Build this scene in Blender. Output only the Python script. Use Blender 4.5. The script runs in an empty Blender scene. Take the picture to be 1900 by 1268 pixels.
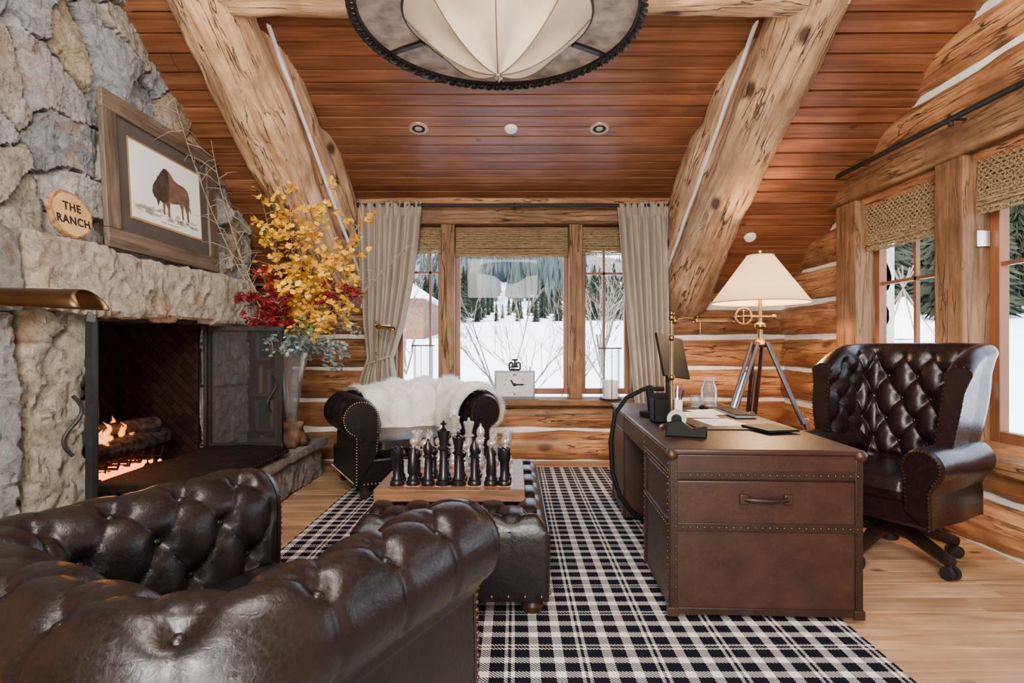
import bpy, math, random
import numpy as np
from mathutils import Vector, Matrix, noise
R=random.Random(7); pi=math.pi; sin=math.sin; cos=math.cos
C=bpy.context.scene.collection
F=1050.; EYE=1.22
def at(px,py,Y): return Vector(((px-955)*Y/F, Y, EYE-(py-640)*Y/F))
def lerp(a,b,t): return a+(b-a)*t
def tab(x,xs,ys): return float(np.interp(x,xs,ys))
# ---------------------------------------------------------------- mesh builder
class MB:
    def __init__(s): s.v=[]; s.f=[]; s.c=[]
    def add(s,vs,fs,col=0.):
        o=len(s.v); s.v+=[tuple(v) for v in vs]; s.f+=[tuple(i+o for i in f) for f in fs]; s.c+=[col]*len(vs); return s
    def box(s,c,d,rot=None,col=0.,taper=1.):
        vs=[]
        for z in (-.5,.5):
            k=taper if z>0 else 1.
            for x,y in ((-.5,-.5),(.5,-.5),(.5,.5),(-.5,.5)):
                p=Vector((x*d[0]*k,y*d[1]*k,z*d[2]))
                if rot: p=rot@p
                vs.append(p+Vector(c))
        return s.add(vs,[(3,2,1,0),(4,5,6,7),(0,1,5,4),(1,2,6,5),(2,3,7,6),(3,0,4,7)],col)
    def bb(s,x0,x1,y0,y1,z0,z1,col=0.): return s.box(((x0+x1)/2,(y0+y1)/2,(z0+z1)/2),(x1-x0,y1-y0,z1-z0),None,col)
    def tube(s,pts,r,seg=8,col=0.,closed=False):
        pts=[Vector(p) for p in pts]; n=len(pts)
        rs=r if isinstance(r,(list,tuple)) else [r]*n
        up=None; vs=[]
        for i,p in enumerate(pts):
            if closed: t=pts[(i+1)%n]-pts[i-1]
            else: t=pts[min(i+1,n-1)]-pts[max(i-1,0)]
            t=t.normalized() if t.length>1e-9 else Vector((0,0,1))
            if up is None: up=t.orthogonal().normalized()
            up=up-t*up.dot(t); up=up.normalized() if up.length>1e-6 else t.orthogonal().normalized()
            b=t.cross(up)
            for k in range(seg):
                a=2*pi*k/seg; vs.append(p+(up*cos(a)+b*sin(a))*rs[i])
        fs=[]
        for i in range(n if closed else n-1):
            j=(i+1)%n
            for k in range(seg):
                l=(k+1)%seg; fs.append((i*seg+k,i*seg+l,j*seg+l,j*seg+k))
        if not closed: fs+=[tuple(range(seg))[::-1],tuple((n-1)*seg+k for k in range(seg))]
        return s.add(vs,fs,col)
    def lathe(s,prof,c=(0,0,0),seg=24,rot=None,fn=None,col=0.):
        vs=[];n=len(prof); closed=tuple(prof[0])==tuple(prof[-1])
        for (r,z) in prof:
            for k in range(seg):
                a=2*pi*k/seg; rr=r*(fn(a,z) if fn else 1)
                p=Vector((rr*cos(a),rr*sin(a),z))
                if rot: p=rot@p
                vs.append(p+Vector(c))
        fs=[(i*seg+k,i*seg+(k+1)%seg,(i+1)*seg+(k+1)%seg,(i+1)*seg+k) for i in range(n-1) for k in range(seg)]
        if not closed:
            if prof[0][0]>1e-4: fs.append(tuple(range(seg))[::-1])
            if prof[-1][0]>1e-4: fs.append(tuple((n-1)*seg+k for k in range(seg)))
        return s.add(vs,fs,col)
    def sph(s,c,r,seg=10,rings=6,sc=(1,1,1),rot=None,col=0.):
        vs=[]
        for i in range(rings+1):
            th=pi*i/rings
            for k in range(seg):
                a=2*pi*k/seg; p=Vector((r*sin(th)*cos(a)*sc[0],r*sin(th)*sin(a)*sc[1],r*cos(th)*sc[2]))
                if rot: p=rot@p
                vs.append(p+Vector(c))
        fs=[(i*seg+k,(i+1)*seg+k,(i+1)*seg+(k+1)%seg,i*seg+(k+1)%seg) for i in range(rings) for k in range(seg)]
        return s.add(vs,fs,col)
    def grid(s,fn,nu,nv,col=0.,cu=False):
        vs=[fn(i/nu,j/nv) for i in range(nu+(0 if cu else 1)) for j in range(nv+1)]
        m=nv+1; N=nu if cu else nu+1
        fs=[(i*m+j,((i+1)%N)*m+j,((i+1)%N)*m+j+1,i*m+j+1) for i in range(nu) for j in range(nv)]
        return s.add(vs,fs,col)
    def build(s,name,mat,parent=None,bevel=0,smooth=True,ang=40,sub=0,matrix=None):
        me=bpy.data.meshes.new(name); me.from_pydata(s.v,[],s.f)
        me.materials.append(mat)
        if s.c and (isinstance(s.c[0],tuple) or any(s.c)):
            at_=me.color_attributes.new('Col','FLOAT_COLOR','POINT')
            if isinstance(s.c[0],tuple): arr=np.array(s.c,dtype=np.float32)
            else:
                a=np.array(s.c,dtype=np.float32); arr=np.stack([a,a,a,np.ones_like(a)],1)
            at_.data.foreach_set('color',arr.ravel())
        me.validate(); me.update()
        if smooth:
            me.shade_smooth()
            try: me.set_sharp_from_angle(angle=math.radians(ang))
            except Exception: pass
        o=bpy.data.objects.new(name,me); C.objects.link(o)
        if parent: o.parent=parent
        if matrix is not None: o.matrix_local=matrix
        if bevel:
            b=o.modifiers.new('b','BEVEL'); b.width=bevel; b.segments=2; b.limit_method='ANGLE'
        return o
def fr(loc,xa,ya):
    x=Vector(xa).normalized(); y=Vector(ya); y=(y-x*y.dot(x)).normalized(); z=x.cross(y)
    m=Matrix((x,y,z)).transposed().to_4x4(); m.translation=Vector(loc); return m
def tag(o,label,cat,group=None,kind=None):
    o['label']=label; o['category']=cat
    if group: o['group']=group
    if kind: o['kind']=kind
    return o
def thing(name,label,cat,loc=(0,0,0),rotz=0,group=None,matrix=None):
    o=bpy.data.objects.new(name,None); C.objects.link(o); o.empty_display_size=.1
    if matrix is not None: o.matrix_world=matrix
    else: o.location=loc; o.rotation_euler=(0,0,rotz)
    return tag(o,label,cat,group)
def struct(o): o['kind']='structure'; return o
def dup(root,loc,rotz=0,label=None,group=None,scale=None):
    r=root.copy(); C.objects.link(r); r.location=loc; r.rotation_euler=(0,0,rotz)
    if scale: r.scale=(scale,)*3
    if label: r['label']=label
    if group: r['group']=group
    for ch in list(root.children):
        c=ch.copy(); C.objects.link(c); c.parent=r
        for g in ch.children:
            d=g.copy(); C.objects.link(d); d.parent=c
    return r
def rotm(ax,deg): return Matrix.Rotation(math.radians(deg),3,ax)
# ---------------------------------------------------------------- materials
def nd(t,typ,props=None,ins=None):
    n=t.nodes.new(typ)
    for k,v in (props or {}).items(): setattr(n,k,v)
    for k,v in (ins or {}).items():
        s=n.inputs[k]
        if isinstance(v,bpy.types.NodeSocket): t.links.new(v,s)
        else:
            if isinstance(v,tuple) and len(v)==3 and s.type=='RGBA': v=v+(1,)
            s.default_value=v
    return n
def newm(name):
    m=bpy.data.materials.new(name); m.use_nodes=True; return m,m.node_tree,m.node_tree.nodes['Principled BSDF']
def ramp(t,fac,stops):
    r=nd(t,'ShaderNodeValToRGB',None,{'Fac':fac}); e=r.color_ramp.elements
    while len(e)<len(stops): e.new(.5)
    for i,(p,c) in enumerate(stops):
        e[i].position=p; e[i].color=tuple(c)+(1,) if len(c)==3 else c
    return r.outputs['Color']
def g3(v): return (v,v,v)
def mix(t,a,b,f,mode='MIX'):
    n=nd(t,'ShaderNodeMix',{'data_type':'RGBA','blend_type':mode})
    for idx,v in ((0,f),(6,a),(7,b)):
        if isinstance(v,bpy.types.NodeSocket): t.links.new(v,n.inputs[idx])
        else: n.inputs[idx].default_value=v if idx==0 else tuple(v)+(1,)
    return n.outputs[2]
def bumpit(t,b,h,st,dist=.02,prev=None):
    n=nd(t,'ShaderNodeBump',None,{'Height':h,'Strength':st,'Distance':dist})
    if prev: t.links.new(prev,n.inputs['Normal'])
    t.links.new(n.outputs[0],b.inputs['Normal']); return n.outputs[0]
def M(name,c1,rough=.5,metal=0,c2=None,scale=6,stretch=(1,1,1),bump=0,coat=0,emit=None,es=0,detail=5,lo=.35,hi=.65,dist=.01,sheen=0,spec=.3):
    m,t,b=newm(name)
    b.inputs['Roughness'].default_value=rough; b.inputs['Metallic'].default_value=metal
    b.inputs['Base Color'].default_value=tuple(c1)+(1,); b.inputs['Specular IOR Level'].default_value=spec if not metal else .5
    b.inputs['Coat Weight'].default_value=coat; b.inputs['Coat Roughness'].default_value=.25
    if sheen: b.inputs['Sheen Weight'].default_value=sheen
    tc=nd(t,'ShaderNodeTexCoord'); mp=nd(t,'ShaderNodeMapping',None,{'Vector':tc.outputs['Object'],'Scale':stretch})
    if c2 is None: c2=tuple(x*.82 for x in c1)
    n=nd(t,'ShaderNodeTexNoise',None,{'Vector':mp.outputs[0],'Scale':scale,'Detail':detail})
    t.links.new(ramp(t,n.outputs['Fac'],[(lo,c1),(hi,c2)]),b.inputs['Base Color'])
    if bump: bumpit(t,b,n.outputs['Fac'],bump,dist)
    if emit: b.inputs['Emission Color'].default_value=tuple(emit)+(1,); b.inputs['Emission Strength'].default_value=es
    return m
def wood(name,dark,mid,light,st=(.5,7,7),s=2.2,bump=.4,knots=.8,rough=.5,coat=0,vary=.35,kcol=(.05,.022,.010),kscale=1.6,cracks=0.,kr=(.07,.17),spec=.3,cw=.017):
    m,t,b=newm(name); b.inputs['Roughness'].default_value=rough; b.inputs['Coat Weight'].default_value=coat
    b.inputs['Coat Roughness'].default_value=.3; b.inputs['Specular IOR Level'].default_value=spec
    tc=nd(t,'ShaderNodeTexCoord'); a=nd(t,'ShaderNodeAttribute',{'attribute_name':'Col'})
    off=nd(t,'ShaderNodeVectorMath',{'operation':'SCALE'},{0:a.outputs['Color'],'Scale':37.})
    co=nd(t,'ShaderNodeVectorMath',{'operation':'ADD'},{0:tc.outputs['Object'],1:off.outputs[0]})
    mp=nd(t,'ShaderNodeMapping',None,{'Vector':co.outputs[0],'Scale':st})
    g=nd(t,'ShaderNodeTexNoise',None,{'Vector':mp.outputs[0],'Scale':s,'Detail':10.,'Roughness':.7,'Distortion':1.0})
    col=ramp(t,g.outputs['Fac'],[(.3,dark),(.48,mid),(.68,light)])
    lo=nd(t,'ShaderNodeTexNoise',None,{'Vector':co.outputs[0],'Scale':2.4,'Detail':5.})
    col=mix(t,col,ramp(t,lo.outputs['Fac'],[(.35,(.60,.53,.48)),(.65,(1.3,1.24,1.18))]),.9 if cracks else .55,'MULTIPLY')
    col=mix(t,col,ramp(t,a.outputs['Fac'],[(0,g3(1-vary)),(1,g3(1+vary*.6))]),1.,'MULTIPLY')
    mk=nd(t,'ShaderNodeMapping',None,{'Vector':co.outputs[0],'Scale':(1,1.7,1.7) if st[0]<=st[2] else (1.7,1.7,1)})
    k=nd(t,'ShaderNodeTexVoronoi',None,{'Vector':mk.outputs[0],'Scale':kscale})
    kf=ramp(t,k.outputs['Distance'],[(kr[0],g3(knots)),(kr[1],(0,0,0))])
    col=mix(t,col,kcol,kf); h=g.outputs['Fac']
    pv=bumpit(t,b,h,bump,.015)
    if cracks:
        mc=nd(t,'ShaderNodeMapping',None,{'Vector':co.outputs[0],'Scale':tuple(.35 if q==min(st) else 5 for q in st)})
        c=nd(t,'ShaderNodeTexNoise',None,{'Vector':mc.outputs[0],'Scale':3.,'Detail':4.,'Distortion':.5})
        cf=ramp(t,c.outputs['Fac'],[(.5-cw,(0,0,0)),(.5,g3(cracks)),(.5+cw,(0,0,0))])
        gate=ramp(t,lo.outputs['Fac'],[(.42,(0,0,0)),(.56,(1,1,1))]); cf=mix(t,cf,gate,1.,'MULTIPLY')
        col=mix(t,col,(.04,.02,.01),cf)
        n=nd(t,'ShaderNodeBump',{'invert':True},{'Height':cf,'Strength':.8,'Distance':.03,'Normal':pv}); pv=n.outputs[0]
        n=nd(t,'ShaderNodeBump',None,{'Height':lo.outputs['Fac'],'Strength':.7,'Distance':.08,'Normal':pv}); t.links.new(n.outputs[0],b.inputs['Normal'])
    t.links.new(col,b.inputs['Base Color'])
    return m
m_log=wood('log_wood',(.13,.052,.020),(.36,.165,.070),(.57,.315,.145),coat=.1,rough=.45,bump=.7,cracks=.9,knots=.85)
m_raft=wood('rafter_wood',(.19,.10,.05),(.45,.285,.16),(.68,.49,.31),st=(.4,6,6),rough=.55,knots=.95,kscale=2.1,bump=.9,cracks=1.,cw=.020,kr=(.09,.19))
m_trim=wood('trim_wood',(.12,.058,.025),(.31,.165,.078),(.45,.265,.14),st=(.6,9,9),rough=.5,knots=.7,kscale=1.6,cracks=.6)
m_trimv=wood('post_wood',(.12,.058,.025),(.31,.165,.078),(.45,.265,.14),st=(9,9,.6),rough=.5,knots=.6,kscale=1.4,cracks=.6)
m_ceil=wood('ceiling_boards',(.10,.034,.014),(.20,.074,.031),(.31,.13,.060),st=(.35,9,9),rough=.42,knots=.85,coat=.12,vary=.24,kscale=2.8,bump=.15,kr=(.045,.11))
m_floor=wood('floor_boards',(.24,.125,.06),(.42,.25,.135),(.56,.37,.22),st=(.5,8,8),rough=.36,knots=.75,coat=.12,vary=.25,bump=.1,kscale=2.,kr=(.04,.1))
m_sash=M('sash_wood',(.26,.10,.042),.4,c2=(.16,.06,.025),scale=5,stretch=(1,1,.3))
m_chink=M('chinking',(.84,.82,.77),.9,c2=(.74,.71,.65),scale=14,bump=.2)
m_blackm=M('black_iron',(.008,.008,.008),.5,0,c2=(.016,.015,.014),scale=20)
m_brass=M('aged_brass',(.40,.25,.09),.3,1.,c2=(.21,.125,.05),scale=9)
m_bronze=M('dark_bronze',(.11,.066,.028),.40,1.,c2=(.06,.036,.016),scale=7)
m_steel=M('silver_metal',(.62,.62,.62),.22,1.,c2=(.5,.5,.5),scale=9)
m_nail=M('nailhead',(.24,.165,.09),.3,1.,c2=(.15,.10,.055))
m_white=M('white_paint',(.85,.84,.82),.6,c2=(.8,.79,.77))
m_paper=M('paper',(.85,.83,.78),.8,c2=(.78,.76,.7),scale=4)
m_bp=M('black_plastic',(.006,.006,.006),.6,spec=.15)
def leather(name,a,b_,rough,bump=.25,wr=.10,line_=.16,spec=.4):
    m,t,b=newm(name); tc=nd(t,'ShaderNodeTexCoord')
    n=nd(t,'ShaderNodeTexNoise',None,{'Vector':tc.outputs['Object'],'Scale':7.,'Detail':8.,'Roughness':.65})
    f=nd(t,'ShaderNodeTexNoise',None,{'Vector':tc.outputs['Object'],'Scale':70.,'Detail':6.,'Distortion':1.5})
    w=nd(t,'ShaderNodeTexNoise',None,{'Vector':tc.outputs['Object'],'Scale':11.,'Detail':5.,'Distortion':2.2,'Roughness':.5})
    base=ramp(t,n.outputs['Fac'],[(.35,a),(.68,b_)])
    if line_:
        cr=nd(t,'ShaderNodeTexNoise',None,{'Vector':tc.outputs['Object'],'Scale':6.,'Detail':10.,'Distortion':3.,'Roughness':.65})
        line=ramp(t,cr.outputs['Fac'],[(.494,(0,0,0)),(.5,g3(line_)),(.506,(0,0,0))])
        base=mix(t,base,tuple(min(1,x*3.2) for x in b_),line)
    t.links.new(base,b.inputs['Base Color'])
    t.links.new(ramp(t,f.outputs['Fac'],[(.3,g3(rough-.05)),(.7,g3(rough+.12))]),b.inputs['Roughness'])
    b.inputs['Specular IOR Level'].default_value=spec
    pv=bumpit(t,b,f.outputs['Fac'],bump,.003); bumpit(t,b,w.outputs['Fac'],wr,.015,pv); return m
m_lea=leather('dark_leather',(.0026,.0020,.0020),(.0080,.0052,.0046),.32,wr=.10,line_=.3,spec=.42)
m_leab=leather('oxblood_leather',(.0045,.0018,.0018),(.013,.0045,.0040),.29,wr=.05,line_=0,spec=.42)
m_desk=leather('desk_leather',(.020,.0078,.0052),(.038,.0150,.0095),.38,.15,.03,.10,.4)
m_dstrip=leather('desk_band',(.013,.0055,.004),(.024,.010,.0065),.40,.12,.02,0,.35)
m_hide=M('dark_hide',(.006,.005,.005),.8,c2=(.016,.011,.009),scale=30,bump=.5,spec=.1)
def glassm(name,fres,white):
    m,t,b=newm(name); t.nodes.remove(b)
    tr=nd(t,'ShaderNodeBsdfTransparent',None,{'Color':(.95,.97,.97)}); gl=nd(t,'ShaderNodeBsdfGlossy',None,{'Roughness':.03}); df=nd(t,'ShaderNodeBsdfDiffuse',None,{'Color':(.8,.83,.85)})
    lw=nd(t,'ShaderNodeLayerWeight',None,{'Blend':fres}); a=nd(t,'ShaderNodeMixShader',None,{0:lw.outputs['Facing'],1:tr.outputs[0],2:gl.outputs[0]})
    c=nd(t,'ShaderNodeMixShader',None,{0:white,1:a.outputs[0],2:df.outputs[0]}); t.links.new(c.outputs[0],t.nodes['Material Output'].inputs[0]); return m
m_glass=glassm('clear_glass',.25,.05); m_vase=glassm('silvery_glass',.40,.06)
m_pane,t_,b_=newm('window_glass'); t_.nodes.remove(b_)
tr=nd(t_,'ShaderNodeBsdfTransparent',None,{'Color':(.98,.985,.99)}); gl=nd(t_,'ShaderNodeBsdfGlossy',None,{'Roughness':.01})
mxs=nd(t_,'ShaderNodeMixShader',None,{0:.008,1:tr.outputs[0],2:gl.outputs[0]}); t_.links.new(mxs.outputs[0],t_.nodes['Material Output'].inputs[0])
m_stone,t_,b_=newm('fieldstone'); tc=nd(t_,'ShaderNodeTexCoord'); a=nd(t_,'ShaderNodeAttribute',{'attribute_name':'Col'})
n1=nd(t_,'ShaderNodeTexNoise',None,{'Vector':tc.outputs['Object'],'Scale':13.,'Detail':12.,'Roughness':.8,'Distortion':.8})
n2=nd(t_,'ShaderNodeTexNoise',None,{'Vector':tc.outputs['Object'],'Scale':3.1,'Detail':9.,'Roughness':.7})
n3=nd(t_,'ShaderNodeTexNoise',None,{'Vector':tc.outputs['Object'],'Scale':5.2,'Detail':10.,'Roughness':.75,'Distortion':1.})
n5=nd(t_,'ShaderNodeTexNoise',None,{'Vector':tc.outputs['Object'],'Scale':3.5,'Detail':6.,'Distortion':2.5})
c_=mix(t_,a.outputs['Color'],ramp(t_,n1.outputs['Fac'],[(.34,g3(.40)),(.5,g3(1.02)),(.66,g3(1.45))]),.95,'MULTIPLY')
c_=mix(t_,c_,(.36,.185,.075),ramp(t_,n2.outputs['Fac'],[(.55,(0,0,0)),(.64,g3(.6))]))
c_=mix(t_,c_,(.66,.64,.60),ramp(t_,n3.outputs['Fac'],[(.55,(0,0,0)),(.68,g3(.7))]))
c_=mix(t_,c_,(.05,.042,.036),ramp(t_,n5.outputs['Fac'],[(.49,(0,0,0)),(.5,g3(.6)),(.51,(0,0,0))]))
t_.links.new(c_,b_.inputs['Base Color']); b_.inputs['Roughness'].default_value=.8; b_.inputs['Specular IOR Level'].default_value=.2; bumpit(t_,b_,n1.outputs['Fac'],1.,.05)
# ---------------------------------------------------------------- setting
def planks(name,mtx,x0,x1,v0,v1,bw,mat,seg=2.5,ch=.006,dp=.012):
    mb=MB(); v=v0
    while v<v1-1e-4:
        ve=min(v+bw,v1); x=x0-R.random()*seg
        while x<x1:
            xe=x+seg*(.7+.6*R.random()); a=max(x,x0); b=min(xe,x1)
            if b-a>.02:
                vs=[(a,v,-dp),(b,v,-dp),(b,ve,-dp),(a,ve,-dp),(a+ch*.2,v+ch,0),(b-ch*.2,v+ch,0),(b-ch*.2,ve-ch,0),(a+ch*.2,ve-ch,0)]
                mb.add(vs,[(4,5,6,7),(0,1,5,4),(1,2,6,5),(2,3,7,6),(3,0,4,7)],R.random()*.95+.03)
            x=xe
        v=ve
    return struct(mb.build(name,mat,smooth=False,matrix=mtx))
planks('floor',Matrix.Identity(4),-3.4,3.1,-3,6.1,.155,m_floor,3.,ch=.003,dp=.006)
SL=.62; ZB=1.75; YB=5.88
def roofz(Y): return ZB+SL*(YB-Y)
al=math.atan(SL); mr=fr((0,6.15,roofz(6.15)),(1,0,0),(0,-cos(al),sin(al)))
def vY(Y): return (6.15-Y)/cos(al)
PK=dict(ch=.010,dp=.045)
planks('ceiling',mr,-3.5,-1.66,0,vY(1.),.132,m_ceil,9.,**PK)
planks('ceiling',mr,1.62,3.2,0,vY(1.),.132,m_ceil,9.,**PK)
planks('ceiling',mr,-1.66,1.62,vY(3.25),vY(1.),.132,m_ceil,9.,**PK)
ad=math.atan(.25); md=fr((0,6.1,2.73+.25*(YB-6.1)),(1,0,0),(0,-cos(ad),sin(ad)))
planks('ceiling',md,-1.66,1.62,0,(6.1-3.1)/cos(ad),.132,m_ceil,14.,**PK)
m2=fr((0,1.,roofz(1.)),(1,0,0),(0,-cos(.42),-sin(.42))); planks('ceiling',m2,-3.5,3.2,0,4.7,.14,m_ceil,4.)
def nz(x,y,z): return noise.noise(Vector((x,y,z)))
def logx(mb,x0,x1,y,z,r,seg=20,seed=0,bump=.05,taper0=1.,taper1=1.):
    n=max(3,int((x1-x0)/.07)); vs=[]; sd=seed*7.3
    for i in range(n+1):
        t=i/n; x=lerp(x0,x1,t); k=r*lerp(taper0,taper1,t)*(1+bump*nz(x*.9+sd,sd,0)*1.6+bump*.6*nz(x*3+sd,sd,4))
        oy=.02*nz(x*.7,sd,9); oz=.016*nz(x*.7,sd,19)
        for j in range(seg):
            a=2*pi*j/seg; q=(x*2+sd,cos(a)*1.5,sin(a)*1.5+sd); kk=k*(1+bump*.8*nz(*q)+bump*.55*nz(q[0]*3,q[1]*3,q[2]*3)+bump*1.6*max(0,nz(q[0]*1.3+9,q[1]*1.8,q[2]*1.8)-.25))
            vs.append((x,y+oy+kk*cos(a),z+oz+kk*sin(a)))
    fs=[(i*seg+j,(i+1)*seg+j,(i+1)*seg+(j+1)%seg,i*seg+(j+1)%seg) for i in range(n) for j in range(seg)]
    fs+=[tuple(range(seg)),tuple(n*seg+j for j in range(seg))[::-1]]
    mb.add(vs,fs,R.random()*.95+.03)
def logobj(name,p0,p1,r,mat,label,seed,group=None,t0=1.,t1=1.,bump=.12):
    p0=Vector(p0); p1=Vector(p1); mb=MB(); L=(p1-p0).length
    logx(mb,0,L,0,0,r,40,seed,bump,t0,t1)
    o=mb.build(name,mat,smooth=True,ang=60,matrix=fr(p0,p1-p0,(0,0,1) if abs((p1-p0).normalized().z)<.9 else (0,1,0)))
    return tag(o,label,'beam',group)
rows=[.16+.325*i for i in range(15)]
WX0,WX1,WZ0,WZ1=-1.27,1.25,.66,2.47
mb=MB(); ck=MB()
for i,z in enumerate(rows[:9]):
    if z-.1<WZ0-.1 or z>WZ1+.1: logx(mb,-3.4,2.9,6.01,z,.155,28,i,.07)
    else:
        logx(mb,-3.4,WX0,6.01,z,.155,28,i,.07); logx(mb,WX1,2.9,6.01,z,.155,28,i+30,.07)
w=struct(mb.build('wall_back',m_log,ang=60))
ck.bb(-3.4,WX0,5.94,6.15,0,2.9); ck.bb(WX1,2.9,5.94,6.15,0,2.9); ck.bb(WX0,WX1,5.94,6.15,0,WZ0); ck.bb(WX0,WX1,5.94,6.15,WZ1,2.9)
ck.build('chinking',m_chink,w,smooth=False)
mb=MB(); ck=MB(); RY0,RY1,RZ0,RZ1=1.7,4.62,.56,2.38
for i,z in enumerate(rows):
    if z-.1<RZ0-.1 or z>RZ1+.05: logx(mb,-3,6.1,-2.905,z,.158,28,i+50,.08)
    else:
        logx(mb,-3,RY0,-2.905,z,.158,28,i+50,.08); logx(mb,RY1,6.1,-2.905,z,.158,28,i+80,.08)
mw=Matrix.Rotation(pi/2,4,'Z')
w=struct(mb.build('wall_right',m_log,ang=60,matrix=mw))
ck.bb(-3,RY0,-3.1,-2.83,0,4.9); ck.bb(RY1,6.1,-3.1,-2.83,0,4.9); ck.bb(RY0,RY1,-3.1,-2.83,0,RZ0); ck.bb(RY0,RY1,-3.1,-2.83,RZ1,4.9)
ck.build('chinking',m_chink,w,smooth=False)
mb=MB()
for i,z in enumerate(rows): logx(mb,-3,6.1,3.45,z,.17,14,i+110)
struct(mb.build('wall_left',m_log,ang=60,matrix=mw))
mb=MB(); mb.bb(-3.4,3.1,-3.1,-3.,0,4.2); struct(mb.build('wall_front',m_trim,smooth=False))
def rp(X,Y,dz=0): return (X,Y,roofz(Y)+dz)
logobj('log_rafter',rp(-1.82,5.98,-.03),rp(-1.82,1.2,-.03),.21,m_raft,'big knotty log rafter slanting down beside the stone chimney',201,t1=1.12)
logobj('log_rafter',rp(1.76,5.98,-.03),rp(1.76,1.2,-.03),.21,m_raft,'big knotty log rafter slanting down above the tripod lamp',202,t1=1.08)
for sx,X,side in ((-1,-1.72,'left, fireplace side'),(1,1.68,'right, desk side')):
    logobj('dormer_log',rp(X,6.,.34),rp(X,3.3,.34),.17,m_raft,'log of the dormer cheek stacked directly on the rafter on the '+side,210+sx)
    logobj('dormer_log',rp(X,6.,.68),rp(X,4.6,.68),.16,m_raft,'short upper log of the dormer cheek by the curtain top on the '+side,220+sx)
    ck=MB(); xx=X
    ck.add([(xx,6.05,roofz(6.05)-.1),(xx,3.15,roofz(3.15)-.1),(xx,3.15,roofz(3.15)+.3),(xx,6.05,2.8)],[(0,1,2,3)])
    struct(ck.build('wall_dormer',m_chink,smooth=False))
    bd=MB(); pts=[rp(X-sx*(.125+.008*nz(y*3,sx,1)),y,.165+.012*nz(y*4,sx,2)) for y in np.linspace(5.85,3.2,50)]; bd.tube(pts,.015,8)
    struct(bd.build('trim_3' if sx<0 else 'trim_4',m_chink))
logobj('cross_log',(-1.9,3.28,3.30),(1.9,3.28,3.30),.155,m_raft,'horizontal log across the top of the boarded dormer ceiling',230)
# ---------------------------------------------------------------- windows
def unit(root,x0,x1,z0,z1,mx=(),mz=(),y=.08,w=.045,fm=m_sash):
    mb=MB(); mb.bb(x0,x0+w,y-.03,y+.03,z0,z1); mb.bb(x1-w,x1,y-.03,y+.03,z0,z1); mb.bb(x0+w,x1-w,y-.03,y+.03,z0,z0+w+.015); mb.bb(x0+w,x1-w,y-.03,y+.03,z1-w,z1)
    f=mb.build('sash',fm,root,bevel=.004)
    for q in mx: MB().bb(q-.012,q+.012,y-.015,y+.015,z0+w,z1-w).build('muntin',fm,f)
    for q in mz: MB().bb(x0+w,x1-w,y-.015,y+.015,q-.012,q+.012).build('muntin',fm,f)
    g=MB(); g.add([(x0+w,y,z0+w),(x1-w,y,z0+w),(x1-w,y,z1-w),(x0+w,y,z1-w)],[(0,1,2,3)]); g.build('pane',m_pane,f,smooth=False)
w1=bpy.data.objects.new('window_1',None); C.objects.link(w1); w1.location=(0,5.9,0); struct(w1)
unit(w1,-1.22,-.76,.70,2.46,(-.89,),(1.98,)); unit(w1,-.62,.56,.70,2.46,(),()); unit(w1,.70,1.2,.70,2.46,(.94,),(1.97,))
for a,b in ((-1.36,-1.22),(-.76,-.62),(.56,.70),(1.2,1.34)): MB().bb(a,b,-.08,.16,.66,2.47).build('mullion',m_trimv,w1,bevel=.01)
MB().bb(-1.5,1.48,-.12,.16,2.46,2.64).build('header',m_trim,w1,bevel=.012)
MB().bb(-1.4,1.38,-.2,.16,.60,.665).build('window_sill',m_trim,w1,bevel=.012)
w2=bpy.data.objects.new('window_2',None); C.objects.link(w2); w2.location=(2.76,0,0); w2.rotation_euler=(0,0,-pi/2); struct(w2)
unit(w2,-4.5,-3.66,.62,2.36,(-4.08,),(1.7,),y=.14); unit(w2,-3.42,-2.2,.62,2.36,(-3.0,),(1.7,),y=.14,w=.07)
for a,b in ((-4.78,-4.5),(-3.66,-3.42),(-2.2,-1.6)): MB().bb(a,b,-.05,.2,.58,2.38).build('mullion',m_trimv,w2,bevel=.012)
MB().bb(-4.86,-1.5,-.07,.2,2.37,2.58).build('header',m_trim,w2,bevel=.02)
MB().bb(-4.8,-1.5,-.10,.22,.50,.59).build('window_sill',m_trim,w2,bevel=.015)
for z in (.95,1.86): MB().bb(-3.47,-3.40,.02,.1,z-.05,z+.05).build('hinge',m_steel,w2,bevel=.004)
m_reed=M('woven_reed',(.42,.30,.16),.7,c2=(.18,.12,.06),scale=22,stretch=(1,6,6),bump=.4)
m_sback=M('shade_backing',(.14,.095,.05),.9)
def shade(label,mtx,x0,x1,z1,h,wild=.004):
    root=thing('woven_shade',label,'window shade',matrix=mtx)
    mb=MB(); n=int(h/.0125)
    for i in range(n):
        z=z1-i*.0125; yo=-.012*(i%2)-.03*max(0,1-abs(i-(n-6))/7.)
        pts=[(lerp(x0,x1,k/24),yo+.006*nz(k*.9,i*3.1,1)+wild*3*nz(k*.7,i,5),z+wild*1.4*nz(k*1.3,i*2.3,2)-(.04*wild/.004*.2*sin(pi*k/24) if i>n-8 else 0)) for k in range(25)]
        mb.tube(pts,.0062,5)
    if wild>.005:
        for i in range(int((x1-x0)*45)):
            x=x0+.01+i/45.; pts=[(x+.012*nz(i*.7,k*.8,3),-.02-.018*((k+i)%2),z1-h*.96*k/19.) for k in range(20)]
            mb.tube(pts,.0035,4)
    mb.build('reeds',m_reed,root)
    MB().bb(x0,x1,-.01,.02,z1,z1+.03).build('head_rail',m_trim,root)
    MB().bb(x0+.01,x1-.01,.004,.008,z1-h+.05,z1).build('backing',m_sback,root,smooth=False)
    return root
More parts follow.
